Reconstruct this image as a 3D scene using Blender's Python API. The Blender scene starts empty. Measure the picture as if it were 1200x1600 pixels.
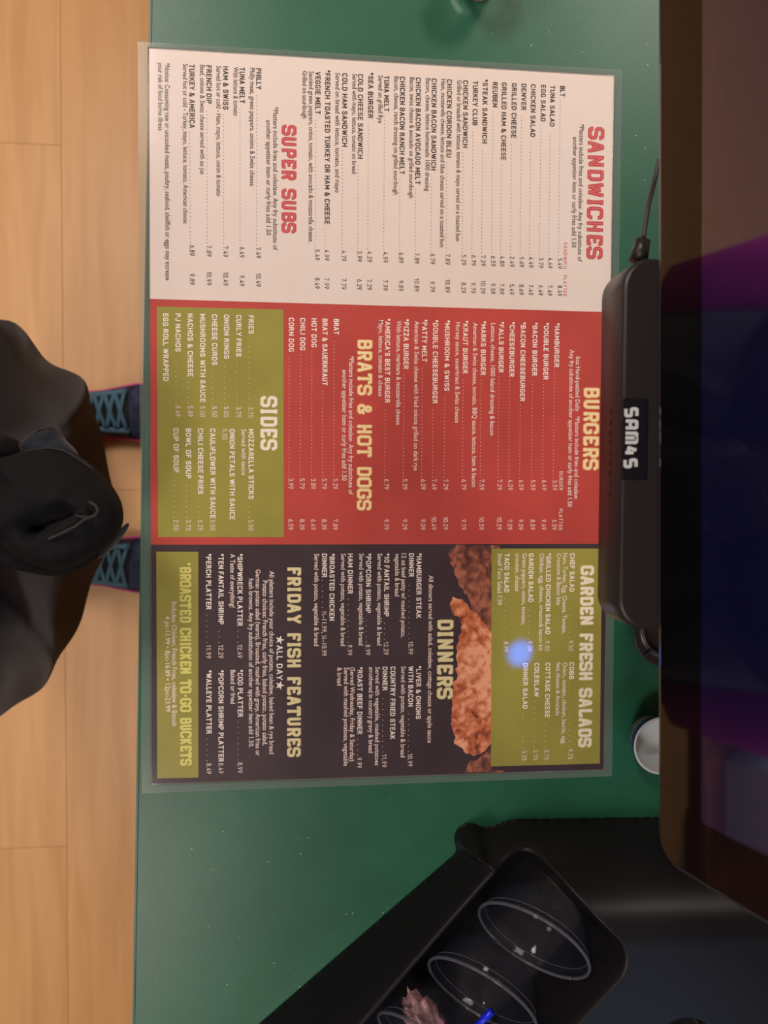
import bpy, bmesh, math, random
import numpy as np
from mathutils import Vector, Matrix, noise
random.seed(7)
SC = bpy.context.scene
COL = SC.collection
# ------------------------------------------------------------------ camera
CAM = np.array([0.2540001, 0.0925615, 0.4651617])
R = np.array([[-0.0054105, 0.9951295, 0.0984274], [0.9994810, 0.0022556, 0.0321362], [0.0317577, 0.0985502, -0.9946252]])
def at(x, y, z):
    """point at height z that lies in the direction of pixel x, y of the 1200 x 1600 frame"""
    d = R.T @ np.array([(x-600)/1200, (y-800)/1200, 1.0])
    t = (z-CAM[2])/d[2]
    return Vector(CAM+t*d)
cd = bpy.data.cameras.new('camera'); cam = bpy.data.objects.new('camera', cd); COL.objects.link(cam)
right, up, back = Vector(R[0]), -Vector(R[1]), -Vector(R[2])
cam.matrix_world = Matrix(((right.x, up.x, back.x, CAM[0]), (right.y, up.y, back.y, CAM[1]), (right.z, up.z, back.z, CAM[2]), (0, 0, 0, 1)))
cd.sensor_fit = 'VERTICAL'; cd.sensor_height = 32; cd.sensor_width = 24; cd.lens = 24; cd.clip_start = .01
cd.dof.use_dof = True; cd.dof.focus_distance = .465; cd.dof.aperture_fstop = 9
SC.camera = cam
SC.view_settings.view_transform = 'Standard'; SC.view_settings.look = 'None'
SC.view_settings.gamma = 1; SC.view_settings.use_curve_mapping = False
SC.view_settings.exposure = -0.06
# ------------------------------------------------------------------ world and lights
W = bpy.data.worlds.new('world'); SC.world = W; W.use_nodes = True
W.node_tree.nodes['Background'].inputs[0].default_value = (.9, .8, .72, 1)
W.node_tree.nodes['Background'].inputs[1].default_value = .19
FLOOR_Z = -.92; CEIL_Z = 1.72
def area(name, loc, target, size, power, color, sy=None):
    l = bpy.data.lights.new(name, 'AREA'); l.energy = power; l.color = color; l.size = size
    if sy: l.shape = 'RECTANGLE'; l.size_y = sy
    o = bpy.data.objects.new(name, l); COL.objects.link(o); o.location = loc
    o.rotation_euler = (Vector(target)-Vector(loc)).to_track_quat('-Z', 'Y').to_euler()
    return o
WARM = (1.0, .88, .79)
area('room_light', (1.35, -.55, CEIL_Z-.06), (1.35, -.55, 0), .55, 15, WARM, .35)
area('room_light', (-.95, -.55, CEIL_Z-.06), (-.95, -.55, 0), .55, 24, WARM, .35)
area('room_light', (.2, -1.9, CEIL_Z-.06), (.2, -1.9, 0), 1.2, 26, WARM, .6)
area('room_light', (-1.35, 1.2, CEIL_Z-.06), (-1.35, 1.2, 0), .55, 28, WARM, .35)
area('cool_side_light', (1.5, .75, 1.15), (.6, .1, 0), .34, 2.2, (.35, .6, 1.0), .025)  # unseen bluish source, shaped for the glints on the lids

sl = bpy.data.lights.new('blue_dot_spot', 'SPOT'); sl.energy = 620; sl.color = (0, .045, 1.0); sl.spot_size = math.radians(1.02); sl.spot_blend = 1; sl.shadow_soft_size = .002  # added spot without a fixture, throws the blue dot onto the menu
so = bpy.data.objects.new('blue_dot_spot', sl); COL.objects.link(so); so.location = (.74, .00, 1.0)
so.rotation_euler = (at(812, 1020, 0)-so.location).to_track_quat('-Z', 'Y').to_euler()
# ------------------------------------------------------------------ materials
def srgb(r, g, b):
    return tuple(((c/255)/12.92 if c/255 < .04045 else ((c/255+.055)/1.055)**2.4) for c in (r, g, b))
def mat(name, col, rough=.5, metal=0, coat=0, coat_r=.05, spec=.5, trans=0, ior=1.45, emit=None, es=0, noise_amt=0, noise_scale=50, bump=0, bump_scale=200, alpha=1, stretch=None, sheen=0):
    m = bpy.data.materials.new(name); m.use_nodes = True
    nt = m.node_tree; b = nt.nodes['Principled BSDF']
    b.inputs['Base Color'].default_value = (*col, 1); b.inputs['Roughness'].default_value = rough
    b.inputs['Metallic'].default_value = metal; b.inputs['Coat Weight'].default_value = coat
    b.inputs['Coat Roughness'].default_value = coat_r; b.inputs['Specular IOR Level'].default_value = spec
    b.inputs['Transmission Weight'].default_value = trans; b.inputs['IOR'].default_value = ior
    b.inputs['Alpha'].default_value = alpha; b.inputs['Sheen Weight'].default_value = sheen
    if emit: b.inputs['Emission Color'].default_value = (*emit, 1); b.inputs['Emission Strength'].default_value = es
    tc = nt.nodes.new('ShaderNodeTexCoord')
    src = tc.outputs['Object']
    if stretch:
        mp = nt.nodes.new('ShaderNodeMapping'); mp.inputs['Scale'].default_value = stretch
        nt.links.new(src, mp.inputs[0]); src = mp.outputs[0]
    if noise_amt:
        n = nt.nodes.new('ShaderNodeTexNoise'); n.inputs['Scale'].default_value = noise_scale; n.inputs['Detail'].default_value = 6
        nt.links.new(src, n.inputs['Vector'])
        rp = nt.nodes.new('ShaderNodeValToRGB')
        lo = tuple(max(0, c*(1-noise_amt)) for c in col); hi = tuple(c*(1+noise_amt) for c in col)
        rp.color_ramp.elements[0].color = (*lo, 1); rp.color_ramp.elements[1].color = (*hi, 1)
        rp.color_ramp.elements[0].position = .3; rp.color_ramp.elements[1].position = .7
        nt.links.new(n.outputs[0], rp.inputs[0]); nt.links.new(rp.outputs[0], b.inputs['Base Color'])
    if bump:
        n2 = nt.nodes.new('ShaderNodeTexNoise'); n2.inputs['Scale'].default_value = bump_scale; n2.inputs['Detail'].default_value = 3
        nt.links.new(src, n2.inputs['Vector'])
        bp = nt.nodes.new('ShaderNodeBump'); bp.inputs['Strength'].default_value = bump; bp.inputs['Distance'].default_value = .0005
        nt.links.new(n2.outputs[0], bp.inputs['Height']); nt.links.new(bp.outputs[0], b.inputs['Normal'])
    return m
def printed(name, col, **k):
    return mat(name, col, rough=.45, coat=.75, coat_r=.11, spec=.25, **k)
M = dict(
    green_top=mat('green_laminate', srgb(32, 92, 70), rough=.36, spec=.45, noise_amt=.12, noise_scale=14, bump=.14, bump_scale=1400),
    cabinet=mat('dark_cabinet_wood', srgb(70, 44, 30), rough=.5, noise_amt=.3, noise_scale=8, stretch=(1, 1, .1)),
    cream=printed('cream_print', srgb(228, 216, 208), noise_amt=.015, noise_scale=30),
    red=printed('red_print', srgb(186, 74, 68), noise_amt=.10, noise_scale=22),
    dark=printed('charcoal_print', srgb(64, 52, 59), noise_amt=.16, noise_scale=25),
    olive=printed('olive_print', srgb(152, 148, 70), noise_amt=.10, noise_scale=25),
    ink=printed('dark_ink', srgb(64, 54, 54)), ink_light=printed('grey_ink', srgb(84, 72, 70)),
    white=printed('white_ink', srgb(244, 234, 226)), white_soft=printed('soft_white_ink', srgb(236, 218, 210)),
    rose=printed('rose_ink', srgb(196, 72, 78)), rose_in=printed('pale_rose_ink', srgb(208, 112, 112)),
    gold=printed('orange_gold_ink', srgb(228, 158, 92)), pale=printed('pale_cream_ink', srgb(246, 226, 176)),
    sand=printed('sand_ink', srgb(226, 216, 168)), sand_dk=printed('dark_sand_ink', srgb(150, 132, 90)),
    lime=printed('pale_lime_ink', srgb(218, 214, 120)), limeedge=printed('yellow_green_ink', srgb(196, 196, 112)),
    bead=mat('clear_laminate_fold', (.75, .78, .76), rough=.12, trans=.85, ior=1.45),
    black=mat('black_plastic', (.013, .012, .013), rough=.34, spec=.5, bump=.15, bump_scale=1500),
    black_bar=mat('dark_grey_plastic', (.022, .019, .021), rough=.33, bump=.2, bump_scale=1500),
    badge=mat('badge_plastic', (.010, .009, .014), rough=.28),
    rim=mat('rim_plastic', (.04, .035, .04), rough=.3),
    glass_black=mat('black_glass', (.003, .003, .004), rough=.035, spec=.5, ior=1.5),
    lcd=mat('screen_panel', (.004, .004, .010), rough=.045, ior=2.5, spec=.5, emit=(.05, .06, .6), es=.014),
    logo=mat('pale_logo_paint', (.62, .68, .72), rough=.4),
    moulded=mat('black_moulded_plastic', (.008, .008, .010), rough=.42, spec=.28),
    cable=mat('grey_cable', (.06, .055, .055), rough=.4),
    cloth=mat('black_cotton', (.014, .019, .030), rough=.9, noise_amt=.2, noise_scale=60, bump=.5, bump_scale=900, sheen=.14),
    knot=mat('black_woven_tie', (.0075, .0075, .009), rough=.9, bump=.6, bump_scale=1200, spec=.25),
    trousers=mat('black_trouser_cloth', (.012, .012, .014), rough=.9, sheen=.1),
    shirt=mat('magenta_shirt_cloth', (.85, .06, .62), rough=.85, noise_amt=.15, noise_scale=9),
    bib=mat('navy_cloth', (.012, .014, .045), rough=.85),
    skin=mat('skin', srgb(205, 150, 125), rough=.5),
    hair=mat('brown_hair', srgb(60, 40, 28), rough=.5),
    shoe=mat('navy_shoe_mesh', srgb(44, 56, 86), rough=.7, noise_amt=.75, noise_scale=55, bump=1, bump_scale=300),
    shoe_dark=mat('dark_shoe_panel', srgb(22, 28, 36), rough=.7),
    lace=mat('blue_lace', srgb(88, 132, 160), rough=.8, bump=.6, bump_scale=500),
    sole=mat('pink_sole', srgb(214, 40, 150), rough=.5),
    sole_dk=mat('dark_sole', srgb(30, 36, 60), rough=.6),
    wall=mat('tan_wall_paint', srgb(150, 118, 98), rough=.8), ceiling=mat('ceiling_paint', srgb(200, 190, 180), rough=.9),
    wood_dk=mat('brown_wood', srgb(120, 70, 42), rough=.4, noise_amt=.3, noise_scale=6, stretch=(1, 8, 8)),
    white_pl=mat('white_plastic', (.5, .54, .56), rough=.35), blue_pl=mat('blue_plastic', (.02, .06, .35), rough=.35),
    brass=mat('brass', (.6, .42, .2), rough=.3, metal=1), steel=mat('steel', (.6, .6, .6), rough=.25, metal=1),
    blue_glint=mat('blue_glint', (.01, .03, .9), rough=.3),  # saturated colour in place of a blue glint
    wrapper=mat('red_white_wrapper', (.42, .24, .26), rough=.3, noise_amt=.9, noise_scale=90, bump=1, bump_scale=300),
    crumb=mat('pale_crumb', (.8, .85, .75), rough=.6),
    lampface=mat('lamp_diffuser', (.9, .9, .9), emit=(1.0, .86, .72), es=5),
    frame_w=mat('white_metal', (.7, .7, .68), rough=.4),
)
M['lcd'].node_tree.nodes['Principled BSDF'].inputs['Specular Tint'].default_value = (.74, .78, 1, 1)
def film(name, tint, clear, rough):
    m = bpy.data.materials.new(name); m.use_nodes = True; nt = m.node_tree
    for n in list(nt.nodes):
        if n.type != 'OUTPUT_MATERIAL': nt.nodes.remove(n)
    out = [n for n in nt.nodes if n.type == 'OUTPUT_MATERIAL'][0]
    t = nt.nodes.new('ShaderNodeBsdfTransparent'); g = nt.nodes.new('ShaderNodeBsdfPrincipled')
    g.inputs['Base Color'].default_value = (*tint, 1); g.inputs['Roughness'].default_value = rough
    mx = nt.nodes.new('ShaderNodeMixShader'); mx.inputs[0].default_value = 1-clear
    nt.links.new(t.outputs[0], mx.inputs[1]); nt.links.new(g.outputs[0], mx.inputs[2]); nt.links.new(mx.outputs[0], out.inputs[0])
    return m
M['film'] = film('clear_laminate', (.30, .38, .34), .82, .16)
M['cup'] = film('clear_lid_plastic', (.03, .035, .06), .86, .05)
M['cuprim'] = film('clear_lid_rim', (.12, .13, .17), .45, .06)
def floor_mat():
    m = bpy.data.materials.new('oak_vinyl'); m.use_nodes = True; nt = m.node_tree; b = nt.nodes['Principled BSDF']
    tc = nt.nodes.new('ShaderNodeTexCoord'); oi = nt.nodes.new('ShaderNodeObjectInfo')
    add = nt.nodes.new('ShaderNodeVectorMath'); add.operation = 'ADD'
    nt.links.new(tc.outputs['Object'], add.inputs[0])
    sc = nt.nodes.new('ShaderNodeVectorMath'); sc.operation = 'SCALE'; sc.inputs[3].default_value = 9
    cv = nt.nodes.new('ShaderNodeCombineXYZ'); nt.links.new(oi.outputs['Random'], cv.inputs[0]); nt.links.new(oi.outputs['Random'], cv.inputs[1])
    nt.links.new(cv.outputs[0], sc.inputs[0]); nt.links.new(sc.outputs[0], add.inputs[1])
    mp = nt.nodes.new('ShaderNodeMapping'); mp.inputs['Scale'].default_value = (1.3, 16, 1); nt.links.new(add.outputs[0], mp.inputs[0])
    n = nt.nodes.new('ShaderNodeTexNoise'); n.inputs['Scale'].default_value = 2.2; n.inputs['Detail'].default_value = 7; n.inputs['Distortion'].default_value = .7
    nt.links.new(mp.outputs[0], n.inputs['Vector'])
    r = nt.nodes.new('ShaderNodeValToRGB'); e = r.color_ramp.elements
    e[0].position = .25; e[0].color = (*srgb(200, 152, 98), 1); e[1].position = .78; e[1].color = (*srgb(220, 174, 120), 1)
    nt.links.new(n.outputs[0], r.inputs[0])
    hs = nt.nodes.new('ShaderNodeHueSaturation'); mr = nt.nodes.new('ShaderNodeMapRange')
    mr.inputs[3].default_value = .97; mr.inputs[4].default_value = 1.02
    nt.links.new(oi.outputs['Random'], mr.inputs[0]); nt.links.new(mr.outputs[0], hs.inputs['Value'])
    nt.links.new(r.outputs[0], hs.inputs['Color']); nt.links.new(hs.outputs[0], b.inputs['Base Color'])
    b.inputs['Roughness'].default_value = .42
    return m
M['floor'] = floor_mat()
def food_mat():
    m = bpy.data.materials.new('printed_fried_chicken'); m.use_nodes = True; nt = m.node_tree; b = nt.nodes['Principled BSDF']
    tc = nt.nodes.new('ShaderNodeTexCoord')
    n = nt.nodes.new('ShaderNodeTexNoise'); n.inputs['Scale'].default_value = 150; n.inputs['Detail'].default_value = 8; n.inputs['Distortion'].default_value = 1.1
    v = nt.nodes.new('ShaderNodeTexVoronoi'); v.inputs['Scale'].default_value = 210
    n0 = nt.nodes.new('ShaderNodeTexNoise'); n0.inputs['Scale'].default_value = 26; n0.inputs['Detail'].default_value = 3
    for q in (n, v, n0): nt.links.new(tc.outputs['Object'], q.inputs['Vector'])
    a = nt.nodes.new('ShaderNodeMath'); a.operation = 'MULTIPLY_ADD'; a.inputs[1].default_value = -.34
    nt.links.new(v.outputs[0], a.inputs[0]); nt.links.new(n.outputs[0], a.inputs[2])
    a2 = nt.nodes.new('ShaderNodeMath'); a2.operation = 'ADD'; nt.links.new(a.outputs[0], a2.inputs[0]); nt.links.new(n0.outputs[0], a2.inputs[1])
    a3 = nt.nodes.new('ShaderNodeMath'); a3.operation = 'MULTIPLY'; a3.inputs[1].default_value = .6; nt.links.new(a2.outputs[0], a3.inputs[0])
    r = nt.nodes.new('ShaderNodeValToRGB'); e = r.color_ramp.elements
    e[0].position = .30; e[0].color = (*srgb(84, 38, 28), 1); e[1].position = .60; e[1].color = (*srgb(240, 172, 134), 1)
    x = e.new(.38); x.color = (*srgb(168, 84, 52), 1); x = e.new(.47); x.color = (*srgb(204, 114, 74), 1)
    nt.links.new(a3.outputs[0], r.inputs[0]); nt.links.new(r.outputs[0], b.inputs['Base Color'])
    b.inputs['Coat Weight'].default_value = .75; b.inputs['Coat Roughness'].default_value = .11; b.inputs['Roughness'].default_value = .45
    return m
M['food'] = food_mat()
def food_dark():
    m = M['food'].copy(); m.name = 'printed_dark_chicken'  # same print in darker brown tones
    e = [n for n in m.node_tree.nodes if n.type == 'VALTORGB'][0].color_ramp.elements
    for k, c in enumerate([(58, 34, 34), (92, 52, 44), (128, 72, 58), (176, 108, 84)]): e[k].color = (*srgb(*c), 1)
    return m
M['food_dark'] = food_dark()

# ------------------------------------------------------------------ helpers
def link(o, parent=None, label=None, cat=None, group=None, kind=None):
    if o.name not in COL.objects: COL.objects.link(o)
    if parent: o.parent = parent
    if label: o['label'] = label
    if cat: o['category'] = cat
    if group: o['group'] = group
    if kind: o['kind'] = kind
    return o
def empty(name, loc=(0, 0, 0), rz=0, **k):
    o = bpy.data.objects.new(name, None); o.location = loc; o.rotation_euler = (0, 0, rz); o.empty_display_size = .02
    return link(o, **k)
def mesh(name, verts, faces, m, parent=None, smooth=False, **k):
    me = bpy.data.meshes.new(name); me.from_pydata([tuple(v) for v in verts], [], faces); me.update()
    ms = m if isinstance(m, (list, tuple)) else [m]
    for q in ms: me.materials.append(q)
    if smooth:
        for p in me.polygons: p.use_smooth = True
    return link(bpy.data.objects.new(name, me), parent, **k)
def from_bm(name, bm, m, parent=None, smooth=False, **k):
    me = bpy.data.meshes.new(name); bmesh.ops.recalc_face_normals(bm, faces=bm.faces); bm.to_mesh(me); bm.free(); me.materials.append(m)
    if smooth:
        for p in me.polygons: p.use_smooth = True
    return link(bpy.data.objects.new(name, me), parent, **k)
def box(name, c, s, m, parent=None, bev=0, seg=3, rot=None, smooth=False, **k):
    bm = bmesh.new(); bmesh.ops.create_cube(bm, size=1)
    bmesh.ops.scale(bm, vec=Vector(s), verts=bm.verts)
    if bev: bmesh.ops.bevel(bm, geom=bm.edges[:], offset=bev, segments=seg, affect='EDGES', profile=.5)
    if rot is not None: bmesh.ops.transform(bm, matrix=rot.to_4x4(), verts=bm.verts)
    bmesh.ops.translate(bm, vec=Vector(c), verts=bm.verts)
    return from_bm(name, bm, m, parent, smooth=smooth, **k)
def tube(name, pts, rad, m, parent=None, n=12, **k):
    pts = [Vector(p) for p in pts]; rs = rad if isinstance(rad, (list, tuple)) else [rad]*len(pts)
    V = []; F = []; ref = Vector((0, 0, 1))
    for i, p in enumerate(pts):
        t = (pts[min(i+1, len(pts)-1)]-pts[max(i-1, 0)]).normalized()
        a = t.cross(ref)
        if a.length < .1: a = t.cross(Vector((1, 0, 0)))
        a.normalize(); b = t.cross(a)
        for j in range(n):
            q = 2*math.pi*j/n; V.append(p+rs[i]*(math.cos(q)*a+math.sin(q)*b))
    for i in range(len(pts)-1):
        for j in range(n):
            F.append((i*n+j, i*n+(j+1) % n, (i+1)*n+(j+1) % n, (i+1)*n+j))
    F.append(tuple(range(n))[::-1]); F.append(tuple((len(pts)-1)*n+j for j in range(n)))
    return mesh(name, V, F, m, parent, smooth=True, **k)
def lathe(name, prof, m, parent=None, mtx=None, n=48, **k):
    V = []; F = []
    for r, z in prof:
        for j in range(n):
            q = 2*math.pi*j/n; V.append(Vector((r*math.cos(q), r*math.sin(q), z)))
    for i in range(len(prof)-1):
        for j in range(n): F.append((i*n+j, i*n+(j+1) % n, (i+1)*n+(j+1) % n, (i+1)*n+j))
    if prof[0][0] > 0 and k.pop('cap0', False): F.append(tuple(range(n))[::-1])
    if k.pop('cap1', False): F.append(tuple((len(prof)-1)*n+j for j in range(n)))
    if mtx: V = [mtx @ v for v in V]
    return mesh(name, V, F, m, parent, smooth=True, **k)

# ------------------------------------------------------------------ room shell
X0, X1, Y0, Y1 = -2.6, 3.2, -3.0, 2.4
FT = .012
fl = box('floor', ((X0+X1)/2, (Y0+Y1)/2, FLOOR_Z-FT-.05), (X1-X0, Y1-Y0, .1), M['cabinet'], kind='structure')
PW, PL, G = .178, 1.22, .0005
def plank_mesh(L, w):
    bm = bmesh.new(); bmesh.ops.create_cube(bm, size=1); bmesh.ops.scale(bm, vec=(L-G, w-G, FT), verts=bm.verts)
    bmesh.ops.bevel(bm, geom=[e for e in bm.edges if all(v.co.z > 0 for v in e.verts)], offset=.0003, segments=1, affect='EDGES')
    me = bpy.data.meshes.new('plank'); bm.to_mesh(me); bm.free(); me.materials.append(M['floor']); return me
pcache = {}
row = 0; y = Y0
while y < Y1-1e-4:
    w = min(PW, Y1-y); x = X0; first = [.42, .86, .2, .64, 1.05][row % 5]
    while x < X1-1e-4:
        L = min(first if x == X0 else PL, X1-x); key = (round(L, 4), round(w, 4))
        if key not in pcache: pcache[key] = plank_mesh(L, w)
        o = bpy.data.objects.new('plank', pcache[key]); o.location = (x+L/2, y+w/2, FLOOR_Z-FT/2); link(o)
        o.parent = fl; x += L
    y += w; row += 1
box('ceiling', ((X0+X1)/2, (Y0+Y1)/2, CEIL_Z+.05), (X1-X0, Y1-Y0, .1), M['ceiling'], kind='structure')
HZ = CEIL_Z-FLOOR_Z+FT; CZ = (CEIL_Z+FLOOR_Z-FT)/2
for nm, c, s in (('wall_left', (X0-.05, (Y0+Y1)/2, CZ), (.1, Y1-Y0, HZ)), ('wall_right', (X1+.05, (Y0+Y1)/2, CZ), (.1, Y1-Y0, HZ)),
                 ('wall_front', ((X0+X1)/2, Y0-.05, CZ), (X1-X0+.2, .1, HZ)), ('wall_back', ((X0+X1)/2, Y1+.05, CZ), (X1-X0+.2, .1, HZ))):
    box(nm, c, s, M['wall'], kind='structure')

# ------------------------------------------------------------------ counter
E0, E1 = Vector(at(232, 0, 0)), Vector(at(205, 1600, 0))
ang = math.atan2(E1.y-E0.y, E1.x-E0.x)
ctr = empty('counter', (E0.x, E0.y, -.0006), ang, label='dark green laminate service counter holding the menu and the register', cat='counter')
CX0, CX1, CD = -1.3, 1.9, .68
bm = bmesh.new(); bmesh.ops.create_cube(bm, size=1); bmesh.ops.scale(bm, vec=(CX1-CX0, CD, .038), verts=bm.verts)
bmesh.ops.bevel(bm, geom=bm.edges[:], offset=.0022, segments=3, affect='EDGES')
bmesh.ops.translate(bm, vec=((CX0+CX1)/2, CD/2, -.019), verts=bm.verts)
top = from_bm('countertop', bm, M['green_top'], ctr)
box('cabinet_body', ((CX0+CX1)/2, CD/2+.12, -.038-(abs(FLOOR_Z)-.039)/2+.0004), (CX1-CX0-.04, CD-.28, abs(FLOOR_Z)-.040), M['cabinet'], ctr)
for k in range(4):
    wd = (CX1-CX0-.04)/4
    d = box('door', (CX0+.02+wd*(k+.5), .118-.0 + .012, -.46), (wd-.012, .018, .74), M['wood_dk'], ctr, bev=.003)
    tube('handle', [(CX0+.02+wd*(k+.9), .112, -.20), (CX0+.02+wd*(k+.9), .095, -.21), (CX0+.02+wd*(k+.9), .095, -.31), (CX0+.02+wd*(k+.9), .112, -.32)], .004, M['steel'], d)

# ------------------------------------------------------------------ menu
PWI, PHI = .4318, .2794
menu = empty('menu', (0, 0, 0), label='laminated three panel food menu lying flat on the green counter', cat='menu')
ZT = .0006
def rect(name, x0, y0, x1, y1, z, m, parent=menu, **k):
    return mesh(name, [(x0, y0, z), (x1, y0, z), (x1, y1, z), (x0, y1, z)], [(0, 1, 2, 3)], m, parent, **k)
# clear plastic pouch: a thin border around the print, and the folded bead where it seals against the paper
LM = [at(215, 65, 0), at(971.3, 109.7, 0), at(956, 1212.5, 0), at(222, 1239.4, 0)]
def ring(name, outer, inner, z0, z1, m, **k):
    V = []
    for z in (z0, z1): V += [(p[0], p[1], z) for p in outer]+[(p[0], p[1], z) for p in inner]
    F = []
    for i in range(4):
        j = (i+1) % 4
        F += [(8+i, 8+j, 12+j, 12+i), (i, 4+i, 4+j, j), (i, j, 8+j, 8+i), (4+i, 12+i, 12+j, 4+j)]
    return mesh(name, V, F, m, menu, **k)
PC = [(0, 0), (0, PHI), (PWI, PHI), (PWI, 0)]
ring('laminate_border', LM, PC, -.0001, .00035, M['film'], label='clear plastic border')
pts = [Vector((a, b, .0004)) for a, b in PC]
bead = []
for i in range(4):
    a, b = pts[i], pts[(i+1) % 4]
    for t in range(40): bead.append(a.lerp(b, t/40))
bead.append(pts[0])
tube('laminate_fold', bead, .00055, M['bead'], menu, n=8)
box('paper', (PWI/2, PHI/2, .0002), (PWI, PHI, .0006), M['cream'], menu)
c1, c2 = PWI/3+.0004, PWI*2/3+.0006
rect('cream_panel', 0, 0, c1, PHI, ZT, M['cream'], label='cream sandwich panel')
rect('red_panel', c1, 0, c2, PHI, ZT, M['red'], label='red burger panel')
rect('dark_panel', c2, 0, PWI, PHI, ZT, M['dark'], label='charcoal dinner panel')
def quad_img(name, pts, z, m, **k):
    return mesh(name, [(*at(x, y, 0)[:2], z) for x, y in pts], [tuple(range(len(pts)))[::-1]], m, menu, **k)
quad_img('olive_box', [(245.2, 479.3), (443, 484), (443.3, 839), (247.5, 839)], ZT+.00005, M['olive'], label='olive sides box')
# printed food photograph: dark drumstick above, bright battered piece below, each with a ragged outline
def ragged(name, pts, z, m, amp=2.2, **k):
    out = []
    n = len(pts)
    for i in range(n):
        a, b = pts[i], pts[(i+1) % n]; s = max(1, int(math.dist(a, b)/4))
        for t in range(s):
            x = a[0]+(b[0]-a[0])*t/s; yv = a[1]+(b[1]-a[1])*t/s
            q = Vector((x*.11, yv*.11, 3)); fix = x > 765 or yv < 852 or yv > 1203
            if not fix: x += amp*noise.noise(q)*2; yv += amp*noise.noise(q+Vector((9, 9, 9)))*2
            out.append((x, yv))
    return quad_img(name, out, z, m, **k)
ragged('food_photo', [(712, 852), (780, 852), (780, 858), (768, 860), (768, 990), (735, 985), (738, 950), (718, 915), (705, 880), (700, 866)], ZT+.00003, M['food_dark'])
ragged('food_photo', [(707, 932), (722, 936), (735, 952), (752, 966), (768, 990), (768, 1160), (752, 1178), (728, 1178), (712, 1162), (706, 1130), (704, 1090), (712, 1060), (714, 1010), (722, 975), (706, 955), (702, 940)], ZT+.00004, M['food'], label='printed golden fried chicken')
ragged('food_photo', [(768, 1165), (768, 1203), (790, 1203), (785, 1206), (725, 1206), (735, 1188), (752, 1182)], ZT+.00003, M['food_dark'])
quad_img('olive_box', [(767.8, 857), (940, 857), (936.6, 1192.5), (766.8, 1197)], ZT+.00006, M['olive'], label='olive salads box')
quad_img('olive_box', [(244.5, 861.7), (310.2, 862), (310.2, 1214.3), (246.2, 1215.5)], ZT+.00005, M['olive'], label='olive chicken bucket box')
ZL = ZT+.0001
ink = {}
def put(key, m, V, F):
    d = ink.setdefault((key, m), ([], []))
    o = len(d[0]); d[0].extend(V); d[1].extend([tuple(i+o for i in f) for f in F])
texts = []
def pg(x, y): return at(x, y, 0)
CAP = .682
def text(panel, s, xb, y0, y1, cap, m, bold=0.0, x0=None, x1=None, dz=0):
    """one printed line: baseline at picture x xb, running from y0 to y1; x0/x1 are page positions when a column fixes them"""
    a = pg(xb, y0 if y0 is not None else 800)
    X0_ = x0 if x0 is not None else a.x
    yb = a.y
    if x0 is not None: yb = pg(xb, y0).y
    X1_ = x1 if x1 is not None else (pg(xb, y1).x if y1 is not None else None)
    if all(ch in DIN for ch in s) and X1_ is not None:
        for mm, V, F in strokes(s, X0_, X1_, yb, cap, [(.092 if bold > .015 else .058, m)], .66, DIN, z=ZL+dz): put(panel, mm, V, F)
        return
    c = bpy.data.curves.new('t', 'FONT'); c.body = s; c.offset = bold; c.resolution_u = 2
    o = bpy.data.objects.new('t', c); COL.objects.link(o)
    texts.append((o, panel, m, X0_, X1_, yb, cap, dz))
def dots(panel, xb, y, x0, x1, m, step=.00212):
    yb = pg(xb, y).y
    V = []; F = []; x = x1
    while x > x0:
        r = .00026; n = len(V)
        V += [(x+r*math.cos(k*math.pi/3), yb+.0003+r*math.sin(k*math.pi/3), ZL) for k in range(6)]
        F.append(tuple(n+k for k in range(6))); x -= step
    if V: put(panel, m, V, F)
NAMEH, DESCH, PRH = 8.0*.000389, 7.2*.000389, 7.4*.000389
def item(panel, s, xb, ys, ye, prices, cols, mn, md, x0=None, dot=True, step=.00212):
    X0_ = x0 if x0 is not None else pg(xb, ys).x
    X1_ = pg(xb, ye).x
    text(panel, s, xb, ys, None, NAMEH, mn, .026, X0_, X1_)
    for p, c in zip(prices, cols):
        wd = .0063*len(p)/4*(1.0)
        text(panel, p, xb, ys, None, PRH, md, .012, c-wd, c)
    if prices and dot: dots(panel, xb, ys, X1_+.0022, cols[0]-.0063*len(prices[0])/4-.0016, md, step)
def desc(panel, s, xb, ys, ye, m, x0=None):
    X0_ = x0 if x0 is not None else pg(xb, ys).x
    text(panel, s, xb, ys, None, DESCH, m, .012, X0_, pg(xb, ye).x)
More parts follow.
